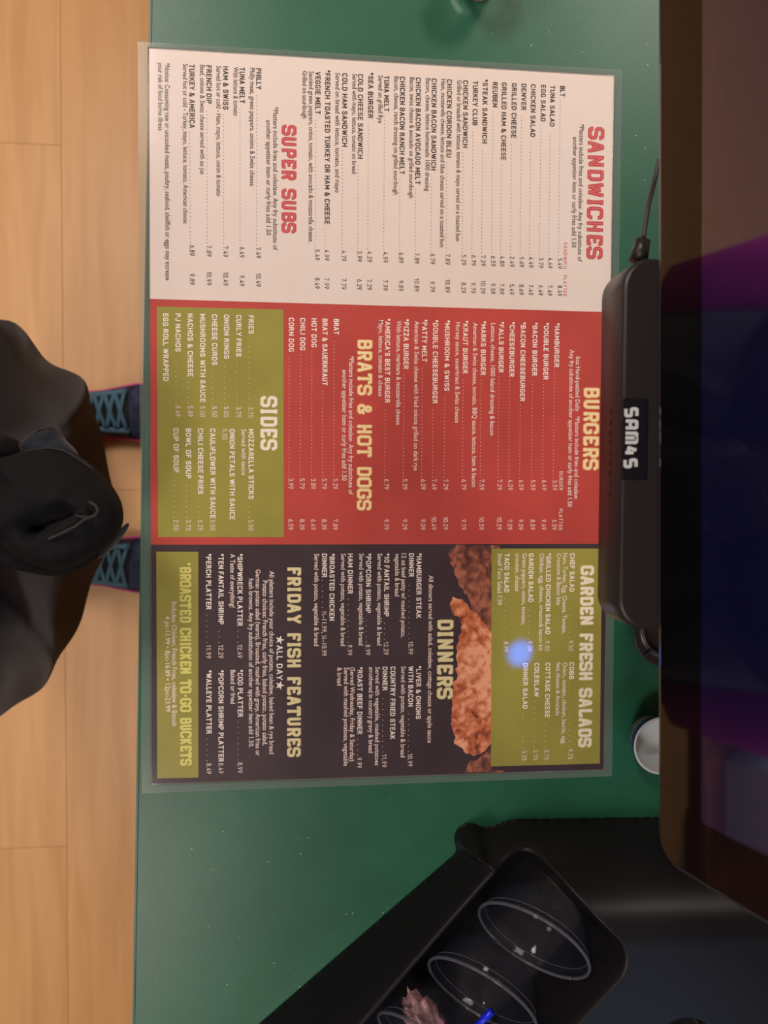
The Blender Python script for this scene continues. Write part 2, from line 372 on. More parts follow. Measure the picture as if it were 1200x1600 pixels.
DIN = {
 'A': (1.08, [[(0,0),(.54,1.06),(1.08,0)],[(.2,.3),(.88,.3)]]), 'B': (.95, [[(0,0),(0,1),(.72,1),(.9,.88),(.9,.64),(.72,.53),(0,.53)],[(.72,.53),(.95,.4),(.95,.14),(.75,0),(0,0)]]),
 'C': (1, [[(.98,.84),(.78,1),(.25,1),(.05,.9),(0,.75),(0,.25),(.05,.1),(.25,0),(.78,0),(.98,.16)]]),
 'D': (1, [[(0,0),(0,1),(.62,1),(.93,.85),(1,.65),(1,.35),(.93,.15),(.62,0),(0,0)]]), 'E': (.85, [[(.85,1),(0,1),(0,0),(.85,0)],[(0,.52),(.74,.52)]]),
 'F': (.82, [[(.82,1),(0,1),(0,0)],[(0,.5),(.72,.5)]]), 'G': (1, [[(.97,.86),(.78,1),(.25,1),(.05,.9),(0,.75),(0,.25),(.05,.1),(.25,0),(.75,0),(1,.12),(1,.42),(.68,.42)]]),
 'H': (1, [[(0,0),(0,1)],[(1,0),(1,1)],[(0,.52),(1,.52)]]), 'I': (.12, [[(.06,0),(.06,1)]]), 'J': (.75, [[(.75,1),(.75,.2),(.6,.03),(.25,0),(0,.15)]]),
 'K': (1, [[(0,0),(0,1)],[(.95,1),(.05,.38)],[(.38,.6),(1,0)]]), 'L': (.8, [[(0,1),(0,0),(.8,0)]]), 'M': (1.25, [[(0,0),(0,1),(.625,.25),(1.25,1),(1.25,0)]]),
 'N': (1.02, [[(0,0),(0,1),(1.02,0),(1.02,1)]]), 'O': (1.02, [[(.25,1),(.77,1),(.97,.9),(1.02,.75),(1.02,.25),(.97,.1),(.77,0),(.25,0),(.05,.1),(0,.25),(0,.75),(.05,.9),(.25,1)]]),
 'P': (.93, [[(0,0),(0,1),(.68,1),(.88,.9),(.93,.74),(.88,.57),(.68,.46),(0,.46)]]), 'Q': (1.02, [[(.25,1),(.77,1),(1.02,.75),(1.02,.25),(.77,0),(.25,0),(0,.25),(0,.75),(.25,1)],[(.6,.3),(1.02,-.05)]]),
 'R': (.98, [[(0,0),(0,1),(.68,1),(.88,.9),(.93,.75),(.88,.6),(.68,.5),(0,.5)],[(.5,.5),(.96,0)]]),
 'S': (.95, [[(.92,.82),(.75,.98),(.5,1),(.2,.98),(.03,.86),(.03,.68),(.2,.55),(.75,.45),(.94,.32),(.94,.14),(.75,.02),(.45,0),(.2,.02),(0,.17)]]),
 'T': (1, [[(0,1),(1,1)],[(.5,1),(.5,0)]]), 'U': (1, [[(0,1),(0,.25),(.07,.08),(.27,0),(.73,0),(.93,.08),(1,.25),(1,1)]]), 'V': (1.05, [[(0,1),(.525,-.02),(1.05,1)]]),
 'W': (1.5, [[(0,1),(.36,0),(.75,.95),(1.14,0),(1.5,1)]]), 'X': (1, [[(0,0),(1,1)],[(0,1),(1,0)]]), 'Y': (1.02, [[(0,1),(.51,.42),(1.02,1)],[(.51,.42),(.51,0)]]), 'Z': (.95, [[(0,1),(.95,1),(0,0),(.95,0)]]),
 '&': (1.1, [[(1.1,.45),(.95,.2),(.7,.02),(.3,0),(.05,.1),(.0,.3),(.15,.48),(.62,.7),(.68,.86),(.5,1),(.3,1),(.17,.86),(.25,.66),(1.1,-.02)]]),
 '*': (.45, [[(.225,.62),(.225,1.02)],[(.03,.72),(.42,.94)],[(.03,.94),(.42,.72)]]), "'": (.1, [[(.05,.78),(.05,1)]]), '.': (.12, [[(.06,-.03),(.06,.05)]]),
 ',': (.12, [[(.06,.04),(0,-.14)]]), '-': (.5, [[(.02,.4),(.48,.4)]]), ' ': (.1, []),
 '0': (.95, [[(.25,1),(.7,1),(.9,.9),(.95,.75),(.95,.25),(.9,.1),(.7,0),(.25,0),(.05,.1),(0,.25),(0,.75),(.05,.9),(.25,1)]]), '1': (.55, [[(.02,.78),(.42,1),(.42,0)]]),
 '2': (.92, [[(.02,.78),(.1,.93),(.3,1),(.65,1),(.88,.88),(.88,.68),(0,0),(.92,0)]]), '3': (.92, [[(.03,.85),(.3,1),(.65,1),(.88,.86),(.88,.65),(.65,.54),(.4,.54)],[(.65,.54),(.92,.4),(.92,.15),(.7,0),(.25,0),(0,.15)]]),
 '4': (.98, [[(.55,1),(0,.22),(.98,.22)],[(.72,.5),(.72,0)]]), '5': (.92, [[(.85,1),(.1,1),(.05,.5),(.3,.62),(.68,.62),(.92,.45),(.92,.17),(.7,0),(.25,0),(0,.14)]]),
 '6': (.95, [[(.62,1),(.08,.45),(0,.25),(.15,.05),(.35,0),(.65,0),(.9,.1),(.95,.3),(.9,.5),(.65,.6),(.35,.6),(.08,.42)]]), '7': (.9, [[(0,.82),(0,1),(.9,1),(.32,0)]]),
 '8': (.95, [[(.3,1),(.65,1),(.88,.88),(.88,.66),(.65,.54),(.3,.54),(.07,.66),(.07,.88),(.3,1)],[(.3,.54),(.65,.54),(.95,.4),(.95,.14),(.68,0),(.27,0),(0,.14),(0,.4),(.3,.54)]]),
 '9': (.95, [[(.33,0),(.87,.55),(.95,.75),(.8,.95),(.6,1),(.3,1),(.05,.9),(0,.7),(.05,.5),(.3,.4),(.6,.4),(.87,.58)]]),
}
# --- slab college lettering for the headings
GL = {
 'S': (1, [[(1,.72),(1,.86),(.84,1),(.16,1),(0,.86),(0,.63),(.14,.53),(.86,.47),(1,.37),(1,.14),(.84,0),(.16,0),(0,.14),(0,.28)]]),
 'A': (1.05, [[(.08,0),(.44,1),(.61,1),(.97,0)],[(.24,.33),(.81,.33)],[(-.04,0),(.24,0)],[(.81,0),(1.09,0)]]),
 'N': (1.05, [[(.13,0),(.13,1),(.92,0),(.92,1)],[(-.02,0),(.28,0)],[(-.02,1),(.2,1)],[(.77,1),(1.07,1)]]),
 'D': (1, [[(0,1),(.8,1),(1,.84),(1,.16),(.8,0),(0,0)],[(.16,0),(.16,1)]]),
 'W': (1.35, [[(.1,1),(.36,0),(.675,.85),(.99,0),(1.25,1)],[(-.04,1),(.25,1)],[(1.1,1),(1.39,1)]]),
 'I': (.42, [[(.21,0),(.21,1)],[(0,0),(.42,0)],[(0,1),(.42,1)]]),
 'C': (1, [[(1,.7),(1,.86),(.84,1),(.16,1),(0,.86),(0,.14),(.16,0),(.84,0),(1,.14),(1,.3)]]),
 'H': (1, [[(.14,0),(.14,1)],[(.86,0),(.86,1)],[(.14,.5),(.86,.5)],[(0,0),(.28,0)],[(.72,0),(1,0)],[(0,1),(.28,1)],[(.72,1),(1,1)]]),
 'E': (.95, [[(0,1),(.92,1),(.92,.78)],[(0,0),(.92,0),(.92,.22)],[(.16,0),(.16,1)],[(.16,.5),(.66,.5)],[(.66,.38),(.66,.62)]]),
 'F': (.9, [[(0,1),(.9,1),(.9,.78)],[(.16,0),(.16,1)],[(.16,.5),(.66,.5)],[(.66,.38),(.66,.62)],[(0,0),(.36,0)]]),
 'P': (.98, [[(0,1),(.82,1),(.98,.86),(.98,.58),(.82,.45),(.16,.45)],[(.16,0),(.16,1)],[(0,0),(.36,0)]]),
 'R': (1, [[(0,1),(.82,1),(.98,.86),(.98,.6),(.82,.48),(.16,.48)],[(.16,0),(.16,1)],[(0,0),(.34,0)],[(.6,.48),(.88,0)],[(.74,0),(1.02,0)]]),
 'U': (1, [[(.14,1),(.14,.14),(.3,0),(.7,0),(.86,.14),(.86,1)],[(0,1),(.28,1)],[(.72,1),(1,1)]]),
 'B': (1, [[(0,1),(.82,1),(.96,.88),(.96,.62),(.84,.52),(.16,.52)],[(.84,.52),(1,.4),(1,.13),(.84,0),(0,0)],[(.16,0),(.16,1)]]),
 'G': (1, [[(1,.7),(1,.86),(.84,1),(.16,1),(0,.86),(0,.14),(.16,0),(.84,0),(1,.14),(1,.45),(.58,.45)]]),
 'T': (1, [[(0,.76),(0,1),(1,1),(1,.76)],[(.5,0),(.5,1)],[(.32,0),(.68,0)]]),
 'Y': (1.05, [[(.1,1),(.525,.48),(.95,1)],[(.525,.5),(.525,0)],[(-.04,1),(.26,1)],[(.79,1),(1.09,1)],[(.35,0),(.7,0)]]),
 'O': (1, [[(.16,1),(.84,1),(1,.86),(1,.14),(.84,0),(.16,0),(0,.14),(0,.86),(.16,1)]]),
 'K': (1, [[(.14,0),(.14,1)],[(.86,1),(.16,.42)],[(.4,.58),(.86,0)],[(0,0),(.28,0)],[(0,1),(.28,1)],[(.7,1),(1,1)],[(.72,0),(1,0)]]),
 'L': (.92, [[(0,0),(.9,0),(.9,.26)],[(.16,0),(.16,1)],[(0,1),(.34,1)]]),
 '&': (1.05, [[(1,.5),(.72,0),(.18,0),(0,.13),(0,.36),(.7,.72),(.7,.88),(.58,1),(.3,1),(.18,.88),(.18,.72),(1,0)]]),
 '*': (.4, [[(.2,.75),(.2,1.05)],[(.05,.82),(.35,.98)],[(.05,.98),(.35,.82)]]),
 '-': (.5, [[(.02,.48),(.48,.48)]]), ' ': (.55, []),
}
SANS = {
 'S': (1, [[(1,1),(.12,1),(0,.9),(0,.6),(.12,.5),(.88,.5),(1,.4),(1,.1),(.88,0),(0,0)]]),
 'A': (1, [[(0,0),(0,.88),(.12,1),(.88,1),(1,.88),(1,0)],[(0,.42),(1,.42)]]),
 'M': (1.35, [[(0,0),(0,1),(1.2,1),(1.35,.88),(1.35,0)],[(.68,0),(.68,1)]]),
 '4': (1, [[(.35,1),(0,.35),(0,.3),(1.0,.3)],[(.72,.75),(.72,0)]]),
}
for _k in GL:
    GL[_k] = (GL[_k][0], [[(p[0][0]-.06, p[0][1]), (p[1][0]+.06, p[1][1])] if len(p) == 2 and p[0][1] == p[1][1] and p[0][1] in (0, 1) and abs(p[1][0]-p[0][0]) < .5 else p for p in GL[_k][1]])
def strokes(s, X0_, X1_, yb, h, layers, gap=.34, glyphs=GL, aspect=None, z=ZL):
    """layers: (half stroke width as a share of h, material name); later layers lie above"""
    tot = sum(glyphs[c][0] for c in s)+gap*(len(s)-1)
    t0 = layers[0][0]
    sx = (X1_-X0_-2*t0*h)/tot; sy = h*(1-2*t0)
    res = []
    for li, (t, m) in enumerate(layers):
        V = []; F = []; x = X0_+t0*h; hw = t*h; cnt = 0
        for ch in s:
            w, pls = glyphs[ch]
            for pl in pls:
                P = [Vector((x+a*sx, yb+t0*h+b*sy)) for a, b in pl]
                for i in range(len(P)-1):
                    a, b = P[i], P[i+1]; d = (b-a).normalized(); n = Vector((-d.y, d.x))
                    q_ = hw if glyphs is DIN else 0; e0 = hw*.42 if i > 0 else q_; e1 = hw*.42 if i < len(P)-2 else q_
                    zz = z+li*.00006+cnt % 8*.000005; cnt += 1
                    k = len(V)
                    for q in (a-d*e0-n*hw, b+d*e1-n*hw, b+d*e1+n*hw, a-d*e0+n*hw): V.append((q.x, q.y, zz))
                    F.append((k, k+1, k+2, k+3))
            x += (w+gap)*sx
        res.append((m, V, F))
    return res
def title(panel, s, xb, xt, ys, ye, layers, gap=.50):
    a = pg(xb, ys); b = pg(xb, ye); t = pg(xt, ys)
    for m, V, F in strokes(s, a.x, b.x, a.y, t.y-a.y, layers, gap): put(panel, m, V, F)
T_ROSE = [(.112, 'rose'), (.03, 'rose_in')]
T_GOLD = [(.125, 'gold'), (.075, 'pale')]
T_SAND = [(.125, 'sand_dk'), (.095, 'sand')]
T_OL = [(.115, 'limeedge'), (.08, 'white')]
# --- left panel
S = 'sandwich'
title(S, 'SANDWICHES', 918.2, 944, 198.3, 405.3, T_ROSE)
for s, xb, a, b in (('*Platters include fries and coleslaw. Any fry substitute of', 905, 194.8, 409.3), ('another appetizer item or curly fries add 1.50', 895, 214.7, 387.4)):
    desc(S, s, xb, a, b, 'ink_light')
PX1, PX2 = pg(871, 420).x, pg(871, 462.8).x
text(S, 'SANDWICH', 880.2, 379, 420.5, 5.6*.000389, 'rose', .006); text(S, 'PLATTER', 879.6, 430.5, 463, 5.6*.000389, 'rose', .006)
LX = pg(859, 134.2).x
for e in [('BLT',874.5,135.3,151.7,'5.49','8.49'),('TUNA SALAD',859.1,134.2,198.3,'4.49','7.49'),('EGG SALAD',844.7,132.5,190.4,'3.79','6.49'),
 ('CHICKEN SALAD',829,131.8,214.7,'4.49','7.49'),('DENVER',814.3,130.7,172.7,'5.69','8.69'),('GRILLED CHEESE',799.2,129.7,216,'2.49','5.49'),
 ('GRILLED HAM & CHEESE',783.5,128.8,250.8,'4.89','7.89'),('REUBEN',769.5,127.9,168,'6.59','9.59'),('*STEAK SANDWICH',753.7,126.5,224.5,'7.29','10.29'),
 ('TURKEY CLUB',738.5,126,196.5,'6.79','9.79'),('CHICKEN SANDWICH',723.3,125,231.5,'5.29','8.29'),('CHICKEN CORDON BLEU',698,123.7,246.6,'7.89','10.89'),
 ('CHICKEN BACON SANDWICH',674.2,121.8,266.7,'6.79','9.79'),('CHICKEN BACON AVOCADO MELT',649.5,120.2,288.7,'7.89','10.89'),
 ('CHICKEN BACON RANCH MELT',624.7,118.5,273,'6.89','9.89'),('TUNA MELT',600,117.6,175,'4.99','7.99'),('*SEA BURGER',575,116,185.5,'4.29','7.29'),
 ('COLD CHEESE SANDWICH',559.2,114.8,248.5,'3.99','6.29'),('COLD HAM SANDWICH',534.7,113.2,230,'4.79','7.79'),
 ('*FRENCH TOASTED TURKEY OR HAM & CHEESE',507.8,112,350.5,'4.99','7.99'),('VEGGIE MELT',492.7,111,179,'5.49','8.49'),
 ('PHILLY',400.2,104.8,140.5,'7.49','10.49'),('TUNA MELT',374.3,103,162,'6.49','9.49'),('HAM & SWISS',348.6,101.5,172,'7.49','10.49'),
 ('FRENCH DIP',322.5,100,162.7,'7.89','10.99'),('TURKEY & AMERICA',295.9,98.5,200.7,'6.89','9.89')]:
    item(S, e[0], e[1], e[2], e[3], e[4:], (PX1, PX2), 'ink', 'ink', x0=LX-(.0012 if e[0][0] == '*' else 0))
for s, xb, a, b in [('Grilled or breaded with lettuce, tomato & mayo served on a toasted bun',714,124,377.3),('Ham, mozzarella cheese, lettuce and blue cheese served on a toasted bun',689.1,122.5,386.7),
 ('Bacon, cheese, lettuce homemade 1000 dressing',665.3,120.9,299.2),('Bacon, swiss cheese & avocado on grilled sourdough',640.1,119.5,310),('Bacon, cheese, ranch dressing on grilled sourdough',615.9,117.8,305),
 ('Served on grilled Rye',591.1,116.2,193.2),('Served with mayo, lettuce, tomato on bread',550.5,113.9,271.8),('Served on bread with lettuce, tomato, and mayo',524.2,112,301.5),
 ('Sautéed green peppers, onion, tomato, with avocado & mozzarella cheese.',482.9,110.1,379.7),('Grilled on sourdough',472.8,108.7,186),
 ('Philly meat, green peppers, onions & Swiss cheese',390.8,103.9,291.5),('With lettuce & tomato',365,102.5,181.8),('Served hot or cold - Ham, mayo, lettuce, onion & tomato',338.3,101,306.9),
 ('Beef, onions & Swiss cheese served with au jus',312.7,99.5,272.8),('Served hot or cold - Turkey, mayo, lettuce, tomato, American cheese',286,98,350),
 ('*Notice: Consuming raw or uncooked meats, poultry, seafood, shellfish or eggs may increase',257.8,95.5,438.5),('your risk of food borne illness',247.3,95.5,204.7)]:
    desc(S, s, xb, a, b, 'ink_light', x0=LX)
title(S, 'SUPER SUBS', 440, 463.4, 195.3, 364.5, T_ROSE)
desc(S, '*Platters include fries and coleslaw. Any fry substitute of', 427, 167.8, 391.3, 'ink_light')
desc(S, 'another appetizer item or curly fries add 1.50', 416.3, 188.3, 368, 'ink_light')
# --- middle panel
B_ = 'burger'
title(B_, 'BURGERS', 911, 937, 603.2, 735.3, T_GOLD)
desc(B_, '6oz Hand-pattied Daily   *Platters include fries and coleslaw.', 899.5, 557, 780.8, 'white_soft')
desc(B_, 'Any fry substitute of another appetizer item or curly fries add 1.50', 889.7, 546.5, 791.8, 'white_soft')
text(B_, 'BURGER', 873.5, 736.5, 766, 5.8*.000389, 'white', .014); text(B_, 'PLATTER', 872.8, 794.8, 828, 5.8*.000389, 'white', .014)
BX1, BX2 = pg(866, 766).x, pg(866, 827.6).x; BL = pg(831.8, 507).x
for e in [('*HAMBURGER',866.1,506.8,574,'3.59','6.59'),('*DOUBLE BURGER',849.3,506,593.4,'6.49','9.49'),('*BACON BURGER',831.8,506,587.3,'5.59','8.59'),
 ('*BACON CHEESEBURGER',813.2,505,627,'6.09','9.09'),('*CHEESEBURGER',796.1,504,589,'4.09','7.09'),('*FALLS BURGER',779.3,504,582.2,'7.29','10.29'),
 ('*MARKS BURGER',751.3,503,586.2,'7.59','10.59'),('*KRAUT BURGER',723.3,502,583.8,'6.79','9.79'),('*MUSHROOM & SWISS',694.8,501.5,611,'7.29','10.29'),
 ('*DOUBLE CHEESEBURGER',676.4,501,630.5,'7.49','10.49'),('*PATTY MELT',659.3,501,565.6,'6.09','9.09'),('*PIZZA BURGER',630.6,500,576.8,'5.29','9.29'),
 ("*AMERICA'S BEST BURGER",601.7,499,629.3,'6.79','9.79'),('BRAT',521.4,496.8,523,'5.29','7.89'),('BRAT & SAUERKRAUT',503.7,496.5,602.5,'5.79','8.39'),
 ('HOT DOG',486.7,496,543,'3.89','6.49'),('CHILI DOG',469,495.5,547.7,'5.79','8.39'),('CORN DOG',451.2,495.3,550,'3.99','6.59')]:
    item(B_, e[0], e[1], e[2], e[3], e[4:], (BX1, BX2), 'white', 'white_soft', x0=BL-(.001 if e[0][0] == '*' else 0))
for s, xb, b in [('Lettuce, cheese, 1000 Island dressing & bacon',767,680.5),('American & Swiss cheese, tomato, BBQ sauce, lettuce, ham & bacon',739.2,761),('Horsey sauce, sauerkraut & Swiss cheese',712,660.8),
 ('American & Swiss cheese with fried onions grilled on dark rye',647.7,735.3),('With lettuce, marinara & mozzarella cheese',619.7,664.3),('Mayo, lettuce, tomato & cheese',591.7,619.5)]:
    desc(B_, s, xb, 500, b, 'white_soft', x0=BL)
title(B_, 'BRATS & HOT DOGS', 558, 582.3, 528.5, 798, T_GOLD)
desc(B_, '*Platters include fries and coleslaw. Any fry substitute of', 545.5, 556.5, 772.7, 'white_soft')
desc(B_, 'another appetizer item or curly fries add 1.50', 535, 578, 751, 'white_soft')
title(B_, 'SIDES', 406.5, 434, 618.2, 704.3, T_OL, gap=.5)
SX1, SX2 = pg(388, 652.5).x, pg(388, 828.7).x
for e in [('FRIES',388.5,492.9,521.8,'3.75'),('CURLY FRIES',369.1,492.5,557.5,'3.75'),('ONION RINGS',350,492,561,'5.00'),('CHEESE CURDS',331.3,491.5,570.8,'5.50'),
 ('MUSHROOMS WITH SAUCE',312.7,491,628.7,'5.00'),('NACHOS & CHEESE',293.3,490.5,588.5,'5.89'),('PJ NACHOS',274.2,490,549.8,'8.49')]:
    item(B_, *e[:4], e[4:], (SX1,), 'white', 'white_soft', x0=pg(388.5, 493).x, step=.0031)
text(B_, 'EGG ROLL WRAPPED', 255, 490, 595.5, NAMEH, 'white', .018)
SL = pg(388.5, 670.5).x
for e in [('MOZZARELLA STICKS',388.5,670.5,779.7,'5.50'),('CAULIFLOWER WITH SAUCE',328.5,670.5,809.8,'5.50'),
 ('CHILI CHEESE FRIES',309.4,670.5,772,'6.25'),('BOWL OF SOUP',290.5,670.5,747.5,'3.75'),('CUP OF SOUP',271.1,670.5,738.2,'2.50')]:
    item(B_, *e[:4], e[4:], (SX2,), 'white', 'white_soft', x0=SL, step=.0031)
text(B_, 'ONION PETALS WITH SAUCE', 358.9, 670.5, 811.7, NAMEH, 'white', .018)
dots(B_, 358.9, 670, pg(359, 816).x, pg(359, 827).x, 'white_soft', .0031)
text(B_, '5.50', 347.7, 670.5, 686.8, PRH, 'white_soft', .003)
desc(B_, 'Served with sauce', 377.5, 670.5, 742.4, 'white_soft')
# --- right panel
D_ = 'dinner'
title(D_, 'GARDEN FRESH SALADS', 906.3, 928, 883, 1167.5, [(.125, 'sand'), (.05, 'white')], gap=.46)
GX1, GX2 = pg(888, 1016.3).x, pg(888, 1185.5).x; GLX, GR = pg(890, 864.3).x, pg(888, 1034.5).x
for e in [('CHEF SALAD',890,864.3,924.3,'9.50'),('*GRILLED CHICKEN SALAD',853,864,990.8,'9.50'),('GARDEN SALAD',825.8,864,940.5,'9.00'),('TACO SALAD',788,864,925.5,'8.99')]:
    item(D_, *e[:4], e[4:], (GX1,), 'white', 'white_soft', x0=GLX, step=.0036)
for e in [('COBB',889,1034.5,1060.8,'9.75'),('COTTAGE CHEESE',851.8,1034.5,1120.5,'2.75'),('COLESLAW',834.5,1034.5,1088.3,'2.75'),('DINNER SALAD',817,1034.5,1107,'3.25')]:
    item(D_, *e[:4], e[4:], (GX2,), 'white', 'white_soft', x0=GR, step=.0036)
for s, xb, b in [('Ham, Turkey, Egg, Cheese, Tomato,',879.3,990),('Croutons & Bacon bits',870,945),('Chicken, egg, cheese, crouton& bacon bit',843,1016.3),
 ('Green peppers, onion, tomato,',815.8,975.8),('crouton, cheese',805,923.8),('Small Taco Salad 7.99',777.5,945)]:
    desc(D_, s, xb, 864, b, 'white_soft', x0=GLX)
for s, xb, b in [('Onion, tomato, chicken, bacon, egg,',878.8,1162.5),('feta cheese & Avocado',868.8,1118)]: desc(D_, s, xb, 1034.5, b, 'white_soft', x0=GR)
title(D_, 'DINNERS', 682.7, 708.8, 965.5, 1092.5, T_SAND)
desc(D_, 'All dinners served with salad, coleslaw, cottage cheese or apple sauce', 669.8, 898.8, 1160.2, 'white_soft')
DX1, DX2 = pg(638, 1022).x, pg(638, 1197).x; DL, DR = pg(650, 864.5).x, pg(650, 1040.5).x
for s, xb, b in [('*HAMBURGER STEAK',650.7,965.3),('*BROASTED CHICKEN',514.9,969.5)]: text(D_, s, xb, 864, b, NAMEH, 'white', .018, x0=DL)
for s, xb, b in [('*LIVER & ONIONS',650,1122.9),('COUNTRY FRIED STEAK',609.9,1154.4)]: text(D_, s, xb, 1040, b, NAMEH, 'white', .018, x0=DR)
for e in [('DINNER',638.8,864,901,'10.99'),('*10 FANTAIL SHRIMP',600.3,864,963,'12.29'),('*POPCORN SHRIMP',571.8,864,957.8,'8.99'),('HAM DINNER',543.4,864,927.5,'9.99')]:
    item(D_, *e[:4], e[4:], (DX1,), 'white', 'white_soft', x0=DL, step=.0033)
text(D_, 'DINNER', 503, 864, 901.8, NAMEH, 'white', .018, x0=DL)
text(D_, '½-11.99, ¼-10.99', 503, 955, 1024.3, PRH, 'white_soft', .003)
dots(D_, 503, 864, pg(503, 906).x, pg(503, 949).x, 'white_soft', .0033)
for e in [('WITH BACON',637.9,1040,1103.5,'10.99'),('DINNER',597.5,1040,1078.5,'11.99'),('*ROAST BEEF DINNER',558.5,1040,1146.7,'9.99')]:
    item(D_, *e[:4], e[4:], (DX2,), 'white', 'white_soft', x0=DR, step=.0033)
for s, xb, b in [('12 oz beef patty w/ mashed potato,',627.4,995.6),('vegetable & bread',617.3,931.5),('Served with potato, vegetable & bread',589.8,1008),
 ('Served with potato, vegetable & bread',561.3,1008),('Served with potato, vegetable & bread',532.9,1009),('Served with potato, vegetable & bread',491.3,1009)]:
    desc(D_, s, xb, 864, b, 'white_soft', x0=DL)
for s, xb, b in [('Served with potato, vegetable & bread',626.7,1182.8),('Served with vegetable, mashed potatoes',586.5,1195.2),('smothered in country gravy & bread',576.5,1175.8),
 ('(Served Wednesday, Friday & Saturday)',547.3,1189),('Served with mashed potatoes, vegetable',537.5,1196.4),('& bread',527,1070.8)]:
    desc(D_, s, xb, 1040, b, 'white_soft', x0=DR)
title(D_, 'FRIDAY FISH FEATURES', 448.6, 471, 884.3, 1182.8, T_SAND)
text(D_, 'ALL DAY', 432.3, 1008, 1062, 9.2*.000389, 'white', .02)
for yy in (999.5, 1070.5):
    c = pg(437.2, yy); V = [(c.x, c.y, ZL)]
    for k in range(10):
        r = .0028 if k % 2 == 0 else .00112; a = math.pi/2+k*math.pi/5
        V.append((c.x+r*math.cos(a), c.y+r*math.sin(a), ZL))
    put(D_, 'white', V, [(0, 1+k, 1+(k+1) % 10) for k in range(10)])
for s, xb, a, b in [('All platters include your choice of potato, coleslaw, baked bean & rye bread',421.2,892,1177.7),('Potato choices: French fries, curly fries, baked potato, potato salad,',410.7,907,1164),
 ('German potato salad (warm), Broasted, mashed with gravy, American fries or',399.7,889.5,1180.5),('hash browns. Any fry substitution of another appetizer item add 1.50.',389,904.2,1167.2)]:
    desc(D_, s, xb, a, b, 'white_soft')
FX1, FX2 = pg(371, 1027.5).x, pg(371, 1207).x; FL, FR = pg(371, 865.2).x, pg(371, 1046.3).x
for e in [('*SHIPWRECK PLATTER',371,865,977.7,'12.49'),('*TEN FANTAIL SHRIMP',341.4,865,975.3,'12.29'),('*PERCH PLATTER',322,865,952,'11.99')]:
    item(D_, *e[:4], e[4:], (FX1,), 'white', 'white_soft', x0=FL, step=.0033)
for e in [('*COD PLATTER',371.5,1046,1119.8,'8.99'),('*POPCORN SHRIMP PLATTER',341.4,1046,1189.8,'8.49'),('*WALLEYE PLATTER',322.5,1046,1146.2,'8.49')]:
    item(D_, *e[:4], e[4:], (FX2,), 'white', 'white_soft', x0=FR, step=.0033)
desc(D_, 'A Taste of everything!', 360, 865, 949, 'white_soft', x0=FL); desc(D_, 'Baked or fried', 360.5, 1046, 1099.3, 'white_soft', x0=FR)
title(D_, '*BROASTED CHICKEN TO-GO BUCKETS', 281, 299, 878, 1196, [(.10, 'lime')], gap=.5)
desc(D_, 'Includes: Chicken, French Fries, coleslaw & Biscuit', 268.8, 940.3, 1134.3, 'white_soft')
desc(D_, '4 pc-11.99 • 8pc-16.89 • 12pc-23.99', 258.5, 962.5, 1111.7, 'white_soft')
bpy.context.view_layer.update()
dg = bpy.context.evaluated_depsgraph_get()
for o, panel, m, a, b, yb, cap, dz in texts:
    me = o.evaluated_get(dg).to_mesh()
    n = len(me.vertices); co = np.empty(n*3); me.vertices.foreach_get('co', co); co = co.reshape(-1, 3)
    sy = cap/CAP
    sx = (b-a)/(co[:, 0].max()-co[:, 0].min()) if b is not None else sy*.82
    x0 = co[:, 0].min()
    V = [(a+(v[0]-x0)*sx, yb+v[1]*sy, ZL+dz) for v in co]
    put(panel, m, V, [tuple(p.vertices) for p in me.polygons])
    o.evaluated_get(dg).to_mesh_clear()
for o, *_ in texts:
    c = o.data; bpy.data.objects.remove(o); bpy.data.curves.remove(c)
for pn in ('sandwich', 'burger', 'dinner'):
    par = {'sandwich': 'cream_panel', 'burger': 'red_panel', 'dinner': 'dark_panel'}[pn]
    V = []; F = []; MI = []; ms = []
    for (k, m), (v, f) in ink.items():
        if k != pn: continue
        ms.append(M[m]); o = len(V); V += v; F += [tuple(i+o for i in q) for q in f]; MI += [len(ms)-1]*len(f)
    ob = mesh('lettering', V, F, ms, bpy.data.objects[par]); ob.data.polygons.foreach_set('material_index', MI)

# ------------------------------------------------------------------ register terminal
B0, B1 = at(1026, -55, .156), at(1026, 1342, .156)
ux = (B1-B0); WID = ux.length; ux.normalize(); TH = math.radians(72.5)
nh = Vector((-ux.y, ux.x, 0))
vv = nh*math.cos(TH)+Vector((0, 0, math.sin(TH))); nn = ux.cross(vv)
pos = empty('register_terminal', tuple((B0+B1)/2+nh*.16-Vector((0, 0, .156))), label='black touchscreen cash register terminal standing on the green counter', cat='register')
pinv = Matrix.Translation(-pos.location)
def P(u, v, w=0):  # terminal coordinates: along the screen, up the screen, out of the screen
    return B0+ux*u+vv*v+nn*w-pos.location
def rrect(w0, w1, h0, h1, r, seg=8):
    out = []
    for cx, cy, a0 in ((w1-r, h1-r, 0), (w0+r, h1-r, 90), (w0+r, h0+r, 180), (w1-r, h0+r, 270)):
        for k in range(seg+1):
            a = math.radians(a0+90*k/seg); out.append((cx+r*math.cos(a), cy+r*math.sin(a)))
    return out
def loft(name, rings, m, parent, smooth=False, cap=True, **k):
    n = len(rings[0]); V = [v for r in rings for v in r]; F = []
    for i in range(len(rings)-1):
        for j in range(n): F.append((i*n+j, i*n+(j+1) % n, (i+1)*n+(j+1) % n, (i+1)*n+j))
    if cap: F.append(tuple(range(n))[::-1]); F.append(tuple((len(rings)-1)*n+j for j in range(n)))
    o = mesh(name, V, F, m, parent, smooth=smooth, **k)
    bm = bmesh.new(); bm.from_mesh(o.data); bmesh.ops.recalc_face_normals(bm, faces=bm.faces); bm.to_mesh(o.data); bm.free()
    return o
SH = .30
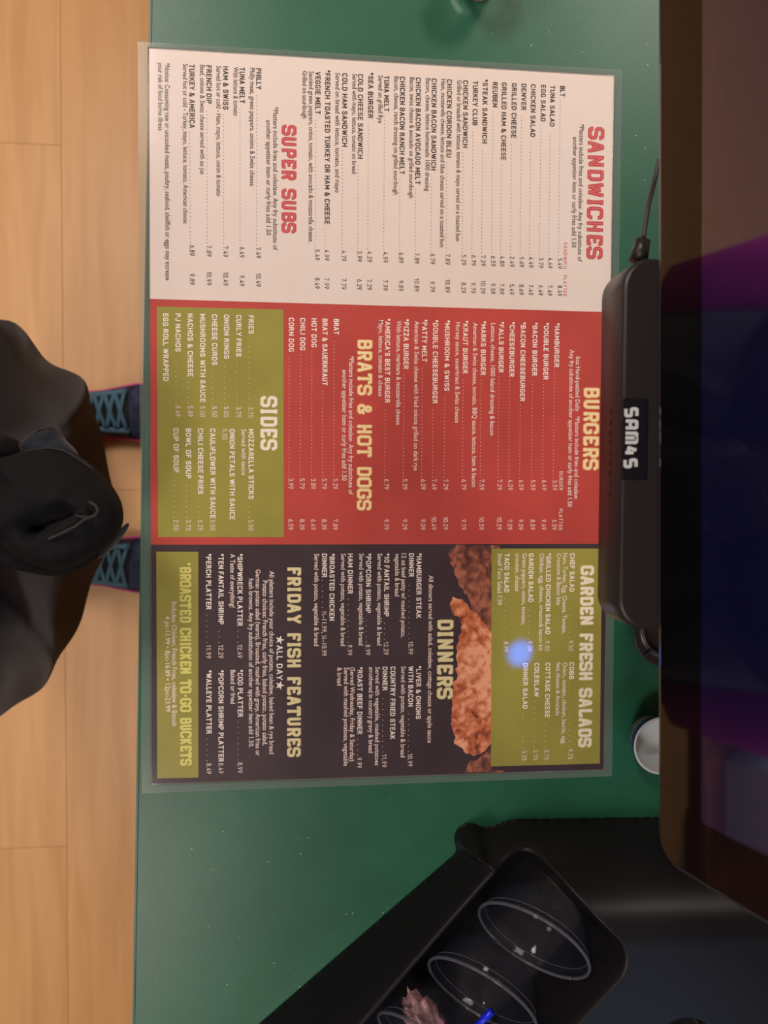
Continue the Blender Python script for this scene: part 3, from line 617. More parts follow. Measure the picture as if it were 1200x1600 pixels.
def rr(inset, w, r=.0125): return [P(a, b, w) for a, b in rrect(inset, WID-inset, inset, SH-inset, max(.002, r-inset))]
loft('housing', [rr(.035, -.045), rr(.008, -.034), rr(.0, -.020), rr(0, -.003), rr(.0008, -.0006), rr(.002, 0)], M['rim'], pos)
gl = loft('glass_front', [rr(.0024, -.001, .0118), rr(.0024, .0003, .0118), rr(.003, .0006, .0115)], M['glass_black'], pos)
mesh('display', [P(.026, .025, .0008), P(WID-.026, .025, .0008), P(WID-.026, SH-.026, .0008), P(.026, SH-.026, .0008)], [(0, 1, 2, 3)], M['lcd'], gl, label='dark navy display')
# stand and base behind the screen
bc = Vector((0, 0, 0))
box('base', bc+Vector((0, .06, .012)), (.24, .20, .024), M['black'], pos, bev=.008, smooth=True)
nk0 = Vector((0, .09, .02)); nk1 = P(WID/2, .14, -.05)
rotn = (nk1-nk0).to_track_quat('Z', 'Y').to_matrix()
box('neck', (nk0+nk1)/2, (.10, .045, (nk1-nk0).length+.02), M['black'], pos, bev=.008, rot=rotn, smooth=True)
# lower bar with the maker's badge
def barpt(x, y, z): return at(x, y, z)-pos.location
zt, zb = .140, .112
Ya = at(971, 690, zt).y; xa, xb_ = at(971, 401, zt).x, at(971, 984, zt).x
def bar_ring(z, inset, yfar=.275):
    r = .0125-inset*.5; out = []
    L_, R_, F_, Bk = xa+inset, xb_-inset, Ya+inset, yfar
    for cx, cy, a0 in ((R_-r, Bk-r, 0), (L_+r, Bk-r, 90), (L_+r, F_+r, 180), (R_-r, F_+r, 270)):
        for k in range(9):
            a = math.radians(a0+90*k/8); out.append(Vector((cx+r*math.cos(a), cy+r*math.sin(a), z))-pos.location)
    return out
bar = loft('front_bar', [bar_ring(zb, .004), bar_ring(zb+.001, .0015), bar_ring(zb+.003, 0), bar_ring(zt-.0013, 0), bar_ring(zt-.0004, .0006), bar_ring(zt, .0015)], M['black_bar'], pos)
for p in bar.data.polygons: p.use_smooth = abs(p.normal.z) < .9
b0, b1, b2 = at(969.5, 622, zt), at(969.5, 750, zt), at(1012, 750, zt)
cb = (b0+b2)/2-pos.location
bdx, bdy = b1.x-b0.x, b2.y-b1.y
box('badge', (cb.x, cb.y, zt-pos.location.z-.0003), (bdx, bdy, .0022), M['badge'], bar, bev=.0009)
l0, l1 = at(975.5, 636, zt+.001), at(996.5, 732, zt+.001)
for m, V, F in strokes('SAM4S', l0.x, l1.x, l0.y, l1.y-l0.y, [(.115, 'logo')], .78, SANS, z=0):
    bm = bmesh.new()
    vs = [bm.verts.new((v[0]-pos.location.x, v[1]-pos.location.y, .1409+(i//4 % 3)*.00003)) for i, v in enumerate(V)]
    for f in F: bm.faces.new([vs[i] for i in f])
    from_bm('logo_lettering', bm, M[m], bar)
V = []; F = []
for k in range(9):
    p = at(957, 640+16*k, .127)-pos.location; y_ = Ya-pos.location.y-.0003; n = len(V)
    V += [(p.x, y_, p.z), (p.x+.0025, y_, p.z), (p.x+.0025, y_, p.z+.0012), (p.x, y_, p.z+.0012)]; F.append((n, n+1, n+2, n+3))
mesh('vent_slots', V, F, M['glass_black'], bar)
# strut joining the bar to the screen housing
tube('cable', [at(1030, 250, .150)-pos.location, at(1022, 285, .142)-pos.location, at(1013, 320, .134)-pos.location, at(1007, 360, .130)-pos.location, at(1004, 378, .129)-pos.location], .0011, M['cable'], pos)
pa, pb = at(1005, 372, .129)-pos.location, at(997, 408, .129)-pos.location
tube('cable_plug', [pa, pa.lerp(pb, .05), pa.lerp(pb, .1), pb], [.0014, .0022, .0034, .0042], M['black_bar'], pos)

# ------------------------------------------------------------------ small things under the screen
p = at(1043, 985, .004)
dish = empty('coin_dish', (p.x, p.y, 0), label='round black ridged dish with a brass piece, half hidden under the register screen', cat='dish')
lathe('bowl', [(.0001, .001), (.020, .001), (.0235, .006), (.0225, .0065), (.0195, .003), (.0165, .003), (.0160, .0045), (.0150, .0045), (.0145, .002), (.0001, .002)], M['rim'], dish)
for k in range(6):
    a = k*math.pi/3+.3
    box('rib', (.0185*math.cos(a), .0185*math.sin(a), .004), (.006, .0012, .003), M['rim'], dish, rot=Matrix.Rotation(a, 3, 'Z'))
lathe('brass_piece', [(.0001, .002), (.0042, .002), (.0042, .0036), (.0001, .0036)], M['brass'], dish, mtx=Matrix.Translation((-.006, -.007, .0006)))
tube('brass_loop', [(-.016+.004*math.cos(t), -.006+.004*math.sin(t), .006) for t in [i*.6 for i in range(11)]], .0007, M['steel'], dish, n=8)
p = at(1034, 1165, .02)
cupw = empty('plastic_bowl', (p.x, p.y, 0), label='small translucent white plastic bowl half hidden under the register screen', cat='bowl')
lathe('bowl_wall', [(.0001, .001), (.013, .001), (.0165, .018), (.0178, .020), (.0176, .0206), (.0160, .0195), (.012, .003), (.0001, .003)], M['white_pl'], cupw)
lathe('blue_band', [(.01575, .012), (.01675, .0165)], M['blue_pl'], cupw, mtx=Matrix.Scale(1.012, 4))
p = at(745, -28, 0)
gl_ = empty('drinking_glass', (p.x, p.y, 0), label='small clear glass standing on the counter at the upper edge of the photo', cat='glass')
M['clear'] = mat('clear_glass', (.95, 1, .95), rough=.02, trans=1)
lathe('glass_wall', [(.0001, .001), (.012, .001), (.015, .03), (.0138, .03), (.011, .004), (.0001, .004)], M['clear'], gl_)
# crumbs on the counter
V = []; F = []
rc = random.Random(3)
spots = [(1010, 70), (1012, 102), (994, 212), (1007, 282), (858, 50), (830, 71), (910, 82), (975, 1250), (420, 1346), (355, 1538), (452, 1515), (605, 1418), (356, 1324), (300, 1326), (610, 1250), (1008, 232), (770, 52)]
for (x, y) in spots+[(rc.uniform(240, 600), rc.uniform(1290, 1580)) for _ in range(14)]:
    if x > 400 and y > 1600-(x-405)*.87: continue
    c = at(x, y, 0); r = rc.uniform(.0002, .00055); n = len(V)
    V += [c+Vector((r*a, r*b, r*d)) for a, b, d in ((1, 0, 0), (0, .8, 0), (-.9, 0, 0), (0, -1, 0), (0, 0, .8))]
    F += [(n, n+1, n+4), (n+1, n+2, n+4), (n+2, n+3, n+4), (n+3, n, n+4)]
mesh('crumbs', V, F, M['crumb'], label='tiny pale crumbs and dust specks scattered on the green counter', cat='crumbs', kind='stuff')

# ------------------------------------------------------------------ black organizer with nested cups
HO = .062
A1, A2 = at(405, 1600, 0), at(690, 1352, 0)
T1, T2 = at(745, 1280, 0), at(1050, 1276, 0)
dirL = (A2-A1).normalized(); nL = Vector((-dirL.y, dirL.x, 0))
if nL.dot(at(1000, 1600, 0)-A1) > 0: nL = -nL          # outward
dirT = (T2-T1).normalized(); nT = Vector((-dirT.y, dirT.x, 0))
if nT.dot(at(1000, 1600, 0)-T1) > 0: nT = -nT
ax = (at(680, 1635, .045)-at(765, 1545, .045)).normalized(); ay = Vector((-ax.y, ax.x, 0))
if ay.dot(at(1100, 1500, .06)-at(790, 1370, .06)) < 0: ay = -ay
tc1 = at(852, 1408, .052)
cup_line0 = at(772, 1538, .045)
OC = at(900, 1560, 0)
def sm(x, a, b):
    t = min(1, max(0, (x-a)/(b-a))); return t*t*(3-2*t)
def smax(a, b, k):
    h = max(k-abs(a-b), 0)/k; return max(a, b)+h*h*k*.25
TROFF = .122; TW = .036
tab = at(733, 1309, 0); tab2 = at(790, 1345, 0)
org_c = at(850, 1400, 0)
def outline(p):
    d = smax((p-A1).dot(nL), (p-T1).dot(nT), .012)
    d = smax(d, (p-tc1).dot(ax)-.215, .03)
    d = smax(d, (p-tc1).dot(ay)-.20, .03)
    d = smax(d, (p-T2).dot(dirT)-.10, .03)
    q = Vector((p.x, p.y, 0)); a = Vector((tab.x, tab.y, 0)); b = Vector((tab2.x, tab2.y, 0))
    t = max(0, min(1, (q-a).dot(b-a)/(b-a).length_squared)); c = (q-a-(b-a)*t).length-.0095
    h = max(.006-abs(d-c), 0)/.006
    return min(d, c)-h*h*.006*.25
def trough(p, k):
    q = Vector((p.x, p.y, 0))-Vector((cup_line0.x, cup_line0.y, 0)); a = q.dot(ax); b = q.dot(ay)-k*TROFF
    cx, hx = .025, .092; r = .016
    dx, dy = abs(a-cx)-(hx-r), abs(b)-(TW+.003-r)
    return math.hypot(max(dx, 0), max(dy, 0))+min(max(dx, dy), 0)-r, b
def height(p):
    d = outline(p)
    h = HO*(1-sm(-d, .018, 0)**1.0 if d > -.018 else 1)
    t_ = min(1, max(0, -d/.05)); h = HO*(1-(1-t_)**3)
    for k in (0, 1):
        s, b = trough(p, k)
        t_ = sm(-s, -.003, .008)
        h = h*(1-t_)+t_*(.003+.022*(b/TW)**2)
    tq = (Vector((p.x, p.y, 0))-Vector((tab.x, tab.y, 0))).length
    if False: h = .034*sm(.0095-tq, 0, .0016)-.026*sm(.0079-tq, 0, .0022)
    return max(h, .0008)
step = .0008; x0g, x1g, y0g, y1g = .43, .84, -.005, .47
nx, ny = int((x1g-x0g)/step), int((y1g-y0g)/step)
V = []; idx = {}; F = []
inside = {}
for i in range(nx+1):
    for j in range(ny+1):
        p = Vector((x0g+i*step, y0g+j*step, 0)); inside[i, j] = outline(p)
def vid(i, j):
    if (i, j) not in idx:
        p = Vector((x0g+i*step, y0g+j*step, 0)); d = inside[i, j]
        if d > -.0005:   # pull the border onto the true outline
            e = .0005; g = Vector((outline(p+Vector((e, 0, 0)))-d, outline(p+Vector((0, e, 0)))-d, 0))
            if g.length > 0: g.normalize(); p = p-g*d
            h = .0002
        else: h = height(p)
        idx[i, j] = len(V); V.append((p.x-org_c.x, p.y-org_c.y, h))
    return idx[i, j]
for i in range(nx):
    for j in range(ny):
        if min(inside[i, j], inside[i+1, j], inside[i+1, j+1], inside[i, j+1]) < 0:
            F.append((vid(i, j), vid(i+1, j), vid(i+1, j+1), vid(i, j+1)))
org = empty('lid_organizer', (org_c.x, org_c.y, 0), label='large black moulded plastic lid organizer with rounded channels, set diagonally on the counter', cat='organizer')
mesh('moulded_body', V, F, M['moulded'], org, smooth=True)
sp = at(760, 1590, .05)
def cup(p, direction, label, grp='clear domed lids nested in the black organizer'):
    z = direction.normalized(); q = z.to_track_quat('Z', 'Y').to_matrix().to_4x4()
    e = empty('cup_lid', tuple(p), label=label, cat='lid', group=grp)
    e.rotation_euler = q.to_euler()
    q_ = .81
    lathe('dome', [(r*q_, z*q_) for r, z in [(.009, -.034), (.018, -.033), (.028, -.027), (.0345, -.017), (.0375, -.007), (.0385, -.0045), (.0405, -.004), (.0412, 0), (.0408, 0), (.040, -.0035), (.038, -.004), (.0370, -.007), (.034, -.0165), (.0275, -.0265), (.018, -.0325), (.009, -.0335)]], M['cup'], e, n=64)
    tube('rim', [(.0412*q_*math.cos(t*math.pi/32), .0412*q_*math.sin(t*math.pi/32), 0) for t in range(65)], .0010, M['cuprim'], e, n=8)
    tube('ring', [(.0388*q_*math.cos(t*math.pi/32), .0388*q_*math.sin(t*math.pi/32), -.0045) for t in range(65)], .0003, M['cuprim'], e, n=6)
    return e
EL = math.radians(38)
lid0 = at(832, 1470, .042)
ndir = ax*math.cos(EL)+Vector((0, 0, math.sin(EL)))
for k, lb in enumerate(('clear plastic domed lid at the closed end of the near channel', 'clear plastic domed lid second from the closed end of the near channel', "clear plastic domed lid nearest the photo's lower edge in the near channel")):
    c = lid0+ax*(.0425*k); c.z = .042
    cup(c, ndir, lb)
c = lid0+ay*TROFF; c.z = .042
cup(c, ndir, 'clear plastic domed lid alone in the far channel beside the register')
# red and white wrapper and a blue tip whose colour stands in for a glint
bm = bmesh.new(); bmesh.ops.create_icosphere(bm, subdivisions=4, radius=1)
for v in bm.verts:
    n_ = noise.noise(v.co*3)*.3+abs(noise.noise(v.co*5))*.5
    v.co = v.co*(1+n_); v.co = Vector((v.co.x*.020, v.co.y*.009, v.co.z*.006))
w = from_bm('candy_wrapper', bm, M['wrapper'], smooth=True, label='crumpled red and white wrapper lying in the black organizer', cat='wrapper')
w.location = at(668, 1606, .030); w.rotation_euler = (0, 0, .5)
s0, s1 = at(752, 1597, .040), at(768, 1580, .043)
tube('blue_tip', [s0+(s0-s1)*1.2, s0, s1], .0021, M['blue_glint'], label='saturated blue tip standing in for a bright glint among the clear lids', cat='straw')

# ------------------------------------------------------------------ person standing at the counter
PXC = .278
per = empty('person', (PXC, -.28, FLOOR_Z), label='person in black apron tied with a big knot, navy laced sneakers, standing at the counter', cat='person')
def L(x, y, z): return Vector((x-PXC, y+.28, z-FLOOR_Z))
def skin(name, verts, edges, rad, m, root=0, sub=2):
    me = bpy.data.meshes.new(name); me.from_pydata([tuple(v) for v in verts], edges, []); me.materials.append(m)
    o = bpy.data.objects.new(name, me); link(o, per)
    md = o.modifiers.new('skin', 'SKIN'); md.use_smooth_shade = True
    for i, r in enumerate(rad):
        sv = me.skin_vertices[0].data[i]; sv.radius = r if isinstance(r, tuple) else (r, r); sv.use_root = (i == root)
    s = o.modifiers.new('sub', 'SUBSURF'); s.levels = sub; s.render_levels = sub
    return o
bv = [L(.278, -.24, .02), L(.278, -.235, .16), L(.278, -.24, .30), L(.278, -.255, .43), L(.278, -.25, .52), L(.278, -.235, .60), L(.278, -.225, .68)]
be = [(i, i+1) for i in range(6)]; br = [.115, .105, .105, .08, .05, .075, .062]
def chain(start, pts, rs):
    prev = start
    for q, r in zip(pts, rs):
        bv.append(q); br.append(r); be.append((prev, len(bv)-1)); prev = len(bv)-1
    return prev
for s in (-1, 1):
    e = chain(3, [L(PXC+s*.17, -.27, .43), L(PXC+s*.205, -.27, .20), L(PXC+s*.205, -.265, -.06), L(PXC+s*.208, -.262, -.13)], [.05, .042, .028, (.03, .018)])
    for f in range(4):
        x = PXC+s*(.210); yy = -.29+f*.018; ln = (.03, .036, .034, .026)[f]
        chain(e, [L(x, yy, -.165), L(x-s*.006, yy+.002, -.165-ln), L(x-s*.016, yy+.004, -.165-ln*1.8)], [.009, .0085, .0075])
    chain(e, [L(x-s*.012, -.235, -.15), L(x-s*.02, -.222, -.18)], [.010, .0085])
    chain(0, [L(PXC+s*.09, -.26, -.06), L(PXC+s*.115, -.30, -.42), L(PXC+s*.128, -.33, -.80), L(PXC+s*.131, -.31, -.865)], [.085, .055, .036, .034])
skin('body', bv, be, br, M['skin'])
# face
for s in (-1, 1):
    bm = bmesh.new(); bmesh.ops.create_uvsphere(bm, u_segments=12, v_segments=8, radius=.012)
    bmesh.ops.translate(bm, vec=L(PXC+s*.026, -.163, .652), verts=bm.verts); from_bm('eye', bm, M['white_pl'], per, smooth=True)
tube('nose', [L(.278, -.155, .645), L(.278, -.142, .625), L(.278, -.15, .617)], [.006, .011, .009], M['skin'], per)
tube('mouth', [L(.24, -.157, .592), L(.278, -.15, .588), L(.284, -.157, .592)], .005, M['rose'], per)
bm = bmesh.new(); bmesh.ops.create_icosphere(bm, subdivisions=4, radius=1)
bmesh.ops.delete(bm, geom=[v for v in bm.verts if v.co.y > .25 and v.co.z < .45], context='VERTS')
for v in bm.verts: v.co = L(.278, -.243, .655)+Vector((v.co.x*.088, v.co.y*.10, v.co.z*.105))*(1+.04*noise.noise(v.co*7))
from_bm('hair', bm, M['hair'], per, smooth=True)
# shirt: torso and short sleeves just outside the skin
def garment(name, parts, m):
    V = []; F = []; n = 32
    for rings in parts:      # each ring: centre x, y, z and half widths across and front to back
        o = len(V)
        for cx, cy, cz, a_, b_ in rings:
            for j in range(n):
                q = 2*math.pi*j/n; w = 1+.03*noise.noise(Vector((cx*9+math.cos(q)*2, math.sin(q)*2, cz*14)))
                V.append(L(cx+a_*w*math.cos(q), cy+b_*w*math.sin(q), cz))
        for i in range(len(rings)-1):
            for j in range(n): F.append((o+i*n+j, o+i*n+(j+1) % n, o+(i+1)*n+(j+1) % n, o+(i+1)*n+j))
    return mesh(name, V, F, m, per, smooth=True)
tor = [(PXC, -.25, z, a_, b_) for z, a_, b_ in ((-.06, .168, .130), (.0, .168, .135), (.08, .166, .132), (.18, .165, .128), (.30, .172, .124), (.40, .165, .11), (.45, .12, .09), (.475, .065, .065))]
arms = [[(PXC+s*.135, -.26, .44, .05, .06), (PXC+s*.185, -.268, .40, .058, .062), (PXC+s*.20, -.272, .30, .056, .060), (PXC+s*.205, -.27, .15, .054, .056), (PXC+s*.205, -.265, .0, .056, .052), (PXC+s*.207, -.262, -.10, .046, .044), (PXC+s*.207, -.262, -.105, .038, .038)] for s in (-1, 1)]
garment('shirt', [tor]+arms, M['shirt'])
legs = [[(PXC+s*.075, -.275, -.10, .085, .10), (PXC+s*.09, -.285, -.25, .085, .09), (PXC+s*.105, -.30, -.45, .068, .072), (PXC+s*.12, -.32, -.70, .055, .060), (PXC+s*.124, -.326, -.80, .050, .054), (PXC+s*.124, -.328, -.845, .052, .056)] for s in (-1, 1)]
garment('trousers', [[(PXC, -.26, z, a_, b_) for z, a_, b_ in ((-.02, .16, .125), (-.08, .163, .128), (-.14, .160, .122), (-.17, .10, .09))]]+legs, M['trousers'])
# apron: bib above, gathered skirt below the tie, open at the back
def apron_pt(t, s):
    """t 0 (neck) .. 1 (hem), s -1..1 around the front"""
    z = .30-.58*t
    if t < .45:                       # bib
        a = s*(.85+.6*t/.45); rx = .178; ry = .135+.022*sm(t, .1, .45); cy = -.238
    else:
        q = (t-.45)/.55; a = s*(1.45+.2*q); rx = .178+.055*q**.8; ry = .157+.110*q**.8; cy = -.238-.122*q**.8
    fold = 0
    if t > .40:
        q = (t-.40)/.6
        fold = q*(.0045*math.sin(9*s+1.1+1.5*q)+.0035*math.sin(23*s+.7)+.006*noise.noise(Vector((s*3, t*3, 1))))
        fold += 1.9*sm(q, 0, .25)*(.007*math.exp(-((s-.10-.35*q)/.06)**2)-.007*math.exp(-((s-.22-.45*q)/.035)**2)-.008*math.exp(-((s+.16+.40*q)/.035)**2)+.008*math.exp(-((s+.07+.25*q)/.05)**2)+.006*math.exp(-((s+.30+.4*q)/.05)**2))
    else: fold = .003*noise.noise(Vector((s*4, t*6, 5)))
    waist = -.007*math.exp(-((t-.43)/.03)**2)
    x = PXC+(rx+fold+waist)*math.sin(a); y = cy+(ry+fold+waist)*math.cos(a)
    return L(x, y, z)
nu, nv_ = 160, 90
V = [apron_pt(i/nv_, -1+2*j/nu) for i in range(nv_+1) for j in range(nu+1)]
F = [(i*(nu+1)+j, i*(nu+1)+j+1, (i+1)*(nu+1)+j+1, (i+1)*(nu+1)+j) for i in range(nv_) for j in range(nu)]
apron = mesh('apron', V, F, M['cloth'], per, smooth=True)
sd = apron.modifiers.new('solid', 'SOLIDIFY'); sd.thickness = .0016; sd.offset = 1
# waist tie
V = []; F = []
for i in range(121):
    a = -1.45+2.9*i/120; q = apron_pt(.43, 0); c = Vector((L(.278, -.238, 0).x, L(.278, -.238, 0).y, 0))
    for k, dz in enumerate((.020, .008, -.006, -.018)):
        r = 1+(.012 if k in (1, 2) else 0)
        V.append(Vector((c.x+.182*r*math.sin(a), c.y+.160*r*math.cos(a), L(0, 0, .05+dz).z)))
for i in range(120):
    for k in range(3): F.append((i*4+k, i*4+k+1, (i+1)*4+k+1, (i+1)*4+k))
tie = mesh('waist_tie', V, F, M['knot'], apron, smooth=True)
# the knot: a fat folded lump with a mouth-like fold, two loops and a pointed tail
KZ = .045
def blob(name, outline_px, zc, thick, m, parent, fold=None, sub=40):
    """a soft lump of cloth with a drawn outline and real thickness"""
    cx = sum(p[0] for p in outline_px)/len(outline_px); cy = sum(p[1] for p in outline_px)/len(outline_px)
    n = len(outline_px); dense = []
    for i in range(n):
        p0, p1, p2, p3 = [outline_px[(i+k-1) % n] for k in range(4)]
        for t in range(8):
            u = t/8
            f = lambda a, b, c, d: .5*((2*b)+(-a+c)*u+(2*a-5*b+4*c-d)*u*u+(-a+3*b-3*c+d)*u**3)
            dense.append((f(p0[0], p1[0], p2[0], p3[0]), f(p0[1], p1[1], p2[1], p3[1])))
    N = len(dense); V = []; F = []; K = 14
    for side in (1, -1):
        for k in range(K):
            f = math.sin(math.pi/2*(k+1)/K) if side == 1 else math.sin(math.pi/2*(K-k-1)/K)
            if side == -1 and k == K-1: continue
            h = math.sqrt(max(0, 1-f*f))
            for (x, y) in dense:
                px, py = cx+(x-cx)*f, cy+(y-cy)*f
                z = zc+side*thick*h**.8
                q = Vector((px*.02, py*.02, side))
                z += (noise.noise(q)*.006+noise.noise(q*2.7)*.0025)*h
                if fold and side == 1: z += fold(px, py)*h
                g = at(px, py, zc); V.append(L(g.x, g.y, z))
    rows = len(V)//N
    for i in range(rows-1):
        for j in range(N): F.append((i*N+j, i*N+(j+1) % N, (i+1)*N+(j+1) % N, (i+1)*N+j))
    F.append(tuple(range(N))[::-1]); F.append(tuple((rows-1)*N+j for j in range(N)))
    o = mesh(name, V, F, m, parent, smooth=True)
    bm = bmesh.new(); bm.from_mesh(o.data); bmesh.ops.recalc_face_normals(bm, faces=bm.faces); bm.to_mesh(o.data); bm.free()
    return o
def seg_d(px, py, a, b):
    ax_, ay_ = a; bx, by = b; t = max(0, min(1, ((px-ax_)*(bx-ax_)+(py-ay_)*(by-ay_))/((bx-ax_)**2+(by-ay_)**2)))
    return math.hypot(px-ax_-t*(bx-ax_), py-ay_-t*(by-ay_))
def kfold(px, py):
    z = 0
    for a, b, s, w in (((75, 842), (128, 812), .0045, 7), ((128, 812), (150, 795), .004, 7), ((150, 795), (136, 784), .004, 6)): z = max(z, s*math.exp(-(seg_d(px, py, a, b)/w)**2))
    for a, b, s, w in (((70, 826), (122, 800), -.014, 13), ((2, 735), (30, 760), -.008, 14)): z += s*math.exp(-(seg_d(px, py, a, b)/w)**2)
    return z
knot = blob('knot', [(-10, 722), (20, 712), (60, 700), (95, 702), (130, 718), (165, 752), (186, 785), (188, 820), (170, 850), (140, 872), (105, 888), (70, 885), (35, 872), (10, 850), (-20, 830), (-30, 770)], .072, .026, M['knot'], apron, kfold)
blob('loop', [(32, 700), (45, 682), (62, 671), (86, 667), (93, 673), (100, 686), (122, 712), (90, 722), (40, 722)], .060, .010, M['cloth'], apron)
blob('loop', [(-40, 690), (-10, 682), (15, 682), (30, 695), (34, 712), (10, 730), (-30, 735)], .064, .012, M['knot'], apron)
blob('tie_tail', [(150, 868), (165, 862), (186, 830), (198, 818), (201, 822), (188, 842), (172, 860), (158, 872)], .050, .0035, M['cloth'], apron)
blob('loop', [(10, 855), (60, 880), (105, 886), (150, 862), (156, 868), (120, 893), (90, 900), (40, 893), (0, 880)], .052, .008, M['knot'], apron)
def seam(pts, z, r=.0005, parent=knot):
    out = []
    for i in range(len(pts)-1):
        for t in range(6): a, b = pts[i], pts[i+1]; g = at(a[0]+(b[0]-a[0])*t/6, a[1]+(b[1]-a[1])*t/6, z); out.append(L(g.x, g.y, z))
    tube('seam', out, r, M['seam'], parent, n=6)
M['seam'] = mat('grey_stitching', (.028, .028, .03), rough=.8)
seam([(76, 842), (95, 834), (118, 822), (134, 810), (148, 806), (153, 798), (149, 789), (137, 783)], .0965, .0007)
seam([(118, 806), (130, 808), (136, 806)], .0965)
seam([(2, 722), (15, 716), (45, 704), (75, 700), (100, 704), (130, 722), (148, 735)], .081)
seam([(34, 694), (45, 682), (62, 671), (84, 667)], .066, .0005)
# shoes
def shoe(cxp, side):
    ankle = L(cxp, -.292, FLOOR_Z); lx = ankle.x
    e = empty('shoe', (lx, ankle.y, 0), parent=per)
    e['label'] = 'navy sneaker with light blue laces and pink sole edge'
    yaw = .06*side
    e.rotation_euler = (0, 0, -yaw)
    Lh = .255
    def half(t):  # half width along the foot, heel 0 to toe 1
        pts = [(0, .018), (.06, .030), (.2, .034), (.4, .036), (.62, .045), (.78, .046), (.9, .036), (.97, .020), (1, .004)]
        for (a, b), (c, d) in zip(pts, pts[1:]):
            if t <= c: return b+(d-b)*(t-a)/(c-a)
        return .004
    ringsN = 40
    def prof(t, k, grow=0):
        return t
    def sole_ring(z, g):
        out = []
        for i in range(ringsN+1): t = i/ringsN; out.append(Vector((half(t)+g, -.065+Lh*t, z)))
        for i in range(ringsN, -1, -1): t = i/ringsN; out.append(Vector((-(half(t)+g), -.065+Lh*t, z)))
        return out
    loft('sole', [sole_ring(.001, .0), sole_ring(.010, .004), sole_ring(.022, .0045)], M['sole_dk'], e)
    loft('sole_edge', [sole_ring(.0225, .0048), sole_ring(.030, .0042), sole_ring(.031, .001)], M['sole'], e, label='pink sole edge')
    # upper: arcs across the foot
    V = []; n = 40; m = 20
    def hgt(t): return .078 if t < .18 else .078-.030*sm(t, .18, .62)-.020*sm(t, .6, .98)
    for i in range(n+1):
        t = i/n
        for j in range(m+1):
            a = math.pi*j/m; w = half(t)+.002; h = hgt(t)-.026
            x = w*math.cos(a)*(1 if abs(math.cos(a)) < .8 else 1); z = .028+h*math.sin(a)**.75
            if t < .26: x *= (1-.12*math.sin(a))
            V.append((x, -.065+Lh*t, z))
    F = [(i*(m+1)+j, i*(m+1)+j+1, (i+1)*(m+1)+j+1, (i+1)*(m+1)+j) for i in range(n) for j in range(m)]
    mesh('upper', V, F, M['shoe'], e, smooth=True)
    def top(t, u):  # point over the upper, u -1..1 across the lacing
        w = half(t)+.002; a = math.pi/2-u*.95; h = hgt(t)-.026
        return Vector((w*math.cos(a), -.065+Lh*t, .030+h*math.sin(a)**.75))
    V = []; F = []
    for i in range(13):
        for j in range(7): V.append(top(.16+.42*i/12, -.62+1.24*j/6)+Vector((0, 0, .001)))
    F = [(i*7+j, i*7+j+1, (i+1)*7+j+1, (i+1)*7+j) for i in range(12) for j in range(6)]
    mesh('tongue', V, F, M['shoe_dark'], e, smooth=True)
    for k in range(6):
        t0, t1 = .20+k*.062, .255+k*.062
        for s in (-1, 1):
            pts = [top(t0+(t1-t0)*q/6, s*(-.78+1.56*q/6))+Vector((0, 0, .004)) for q in range(7)]
            tube('lace', pts, .0036, M['lace'], e, n=8)
    for s in (-1, 1):
        pts = [top(.2+.38*q/10, s*.88)+Vector((0, 0, .0025)) for q in range(11)]
        tube('eyelet_strip', pts, .005, M['lace'], e, n=8)
    pts = [top(.19, -.1+.02*q)+Vector((.016*math.sin(q*.9), .012*math.cos(q*.9)-.004, .009)) for q in range(8)]
    tube('lace_bow', pts, .003, M['lace'], e, n=8)
    tube('collar', [Vector((.033*math.cos(q*math.pi/12), -.028+.04*math.sin(q*math.pi/12), .080)) for q in range(25)], .006, M['shoe_dark'], e, n=8)
    lathe('sock', [(.034, .07), (.036, .11), (.0345, .14)], M['trousers'], e, mtx=Matrix.Translation((0, -.03, 0)))
    return e
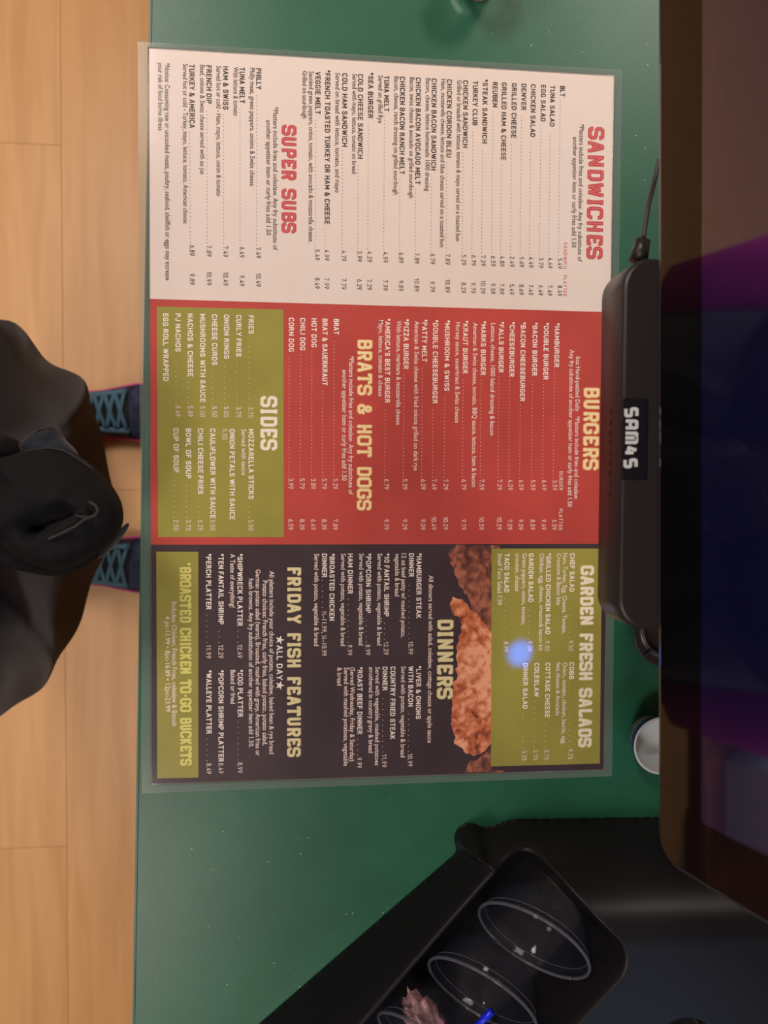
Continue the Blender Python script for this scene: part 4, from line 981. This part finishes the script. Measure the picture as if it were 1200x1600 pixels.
shoe(at(170, 646, -.86).x, -1); shoe(at(195, 880, -.86).x, 1)

# ------------------------------------------------------------------ furniture behind the person, seen mirrored in the screen
bench = empty('wooden_bench', (1.0, -1.2, FLOOR_Z), label='brown wooden bench standing on the floor behind the person', cat='bench')
box('seat', (0, 0, .44), (1.0, .36, .04), M['wood_dk'], bench, bev=.006)
for sx_ in (-1, 1):
    for sy_ in (-1, 1): box('leg', (sx_*.45, sy_*.14, .21), (.05, .05, .42), M['wood_dk'], bench, bev=.004)
bx = box('storage_box', (.76, -1.18, FLOOR_Z+.46+.06), (.16, .2, .12), M['blue_pl'], bev=.01, label='blue plastic box on the wooden bench', cat='box')
bx = box('paper_sack', (.97, -1.2, FLOOR_Z+.46+.07), (.18, .2, .14), M['white_pl'], bev=.008, label='white paper sack on the wooden bench beside the blue box', cat='bag')
cab = empty('dark_cabinet', (2.1, -2.1, FLOOR_Z), label='black low cabinet standing on the floor behind the bench', cat='cabinet')
box('carcass', (0, 0, .45), (1.5, .6, .9), M['black'], cab, bev=.006)
for k in (-1, 1): box('door', (k*.37, .31, .45), (.72, .02, .84), M['black_bar'], cab, bev=.004)
# ceiling fixtures, frames around the lights
for x_, y_, sx_, sy_ in ((1.35, -.55, .62, .42), (-.95, -.55, .62, .42), (.2, -1.9, 1.28, .68)):
    f = empty('ceiling_light', (x_, y_, CEIL_Z), label='white framed ceiling light panel %s' % ('over the right of the counter' if x_ > 1 else 'over the left of the counter' if x_ < 0 else 'over the middle of the room'), cat='lamp')
    for dx, dy, w_, h_ in ((-sx_/2+.01, 0, .02, sy_), (sx_/2-.01, 0, .02, sy_), (0, -sy_/2+.01, sx_-.04, .02), (0, sy_/2-.01, sx_-.04, .02)):
        box('frame', (dx, dy, -.035), (w_, h_, .07), M['frame_w'], f)
    mesh('diffuser', [(-sx_/2+.02, -sy_/2+.02, -.05), (sx_/2-.02, -sy_/2+.02, -.05), (sx_/2-.02, sy_/2-.02, -.05), (-sx_/2+.02, sy_/2-.02, -.05)], [(0, 3, 2, 1)], M['lampface'], f)
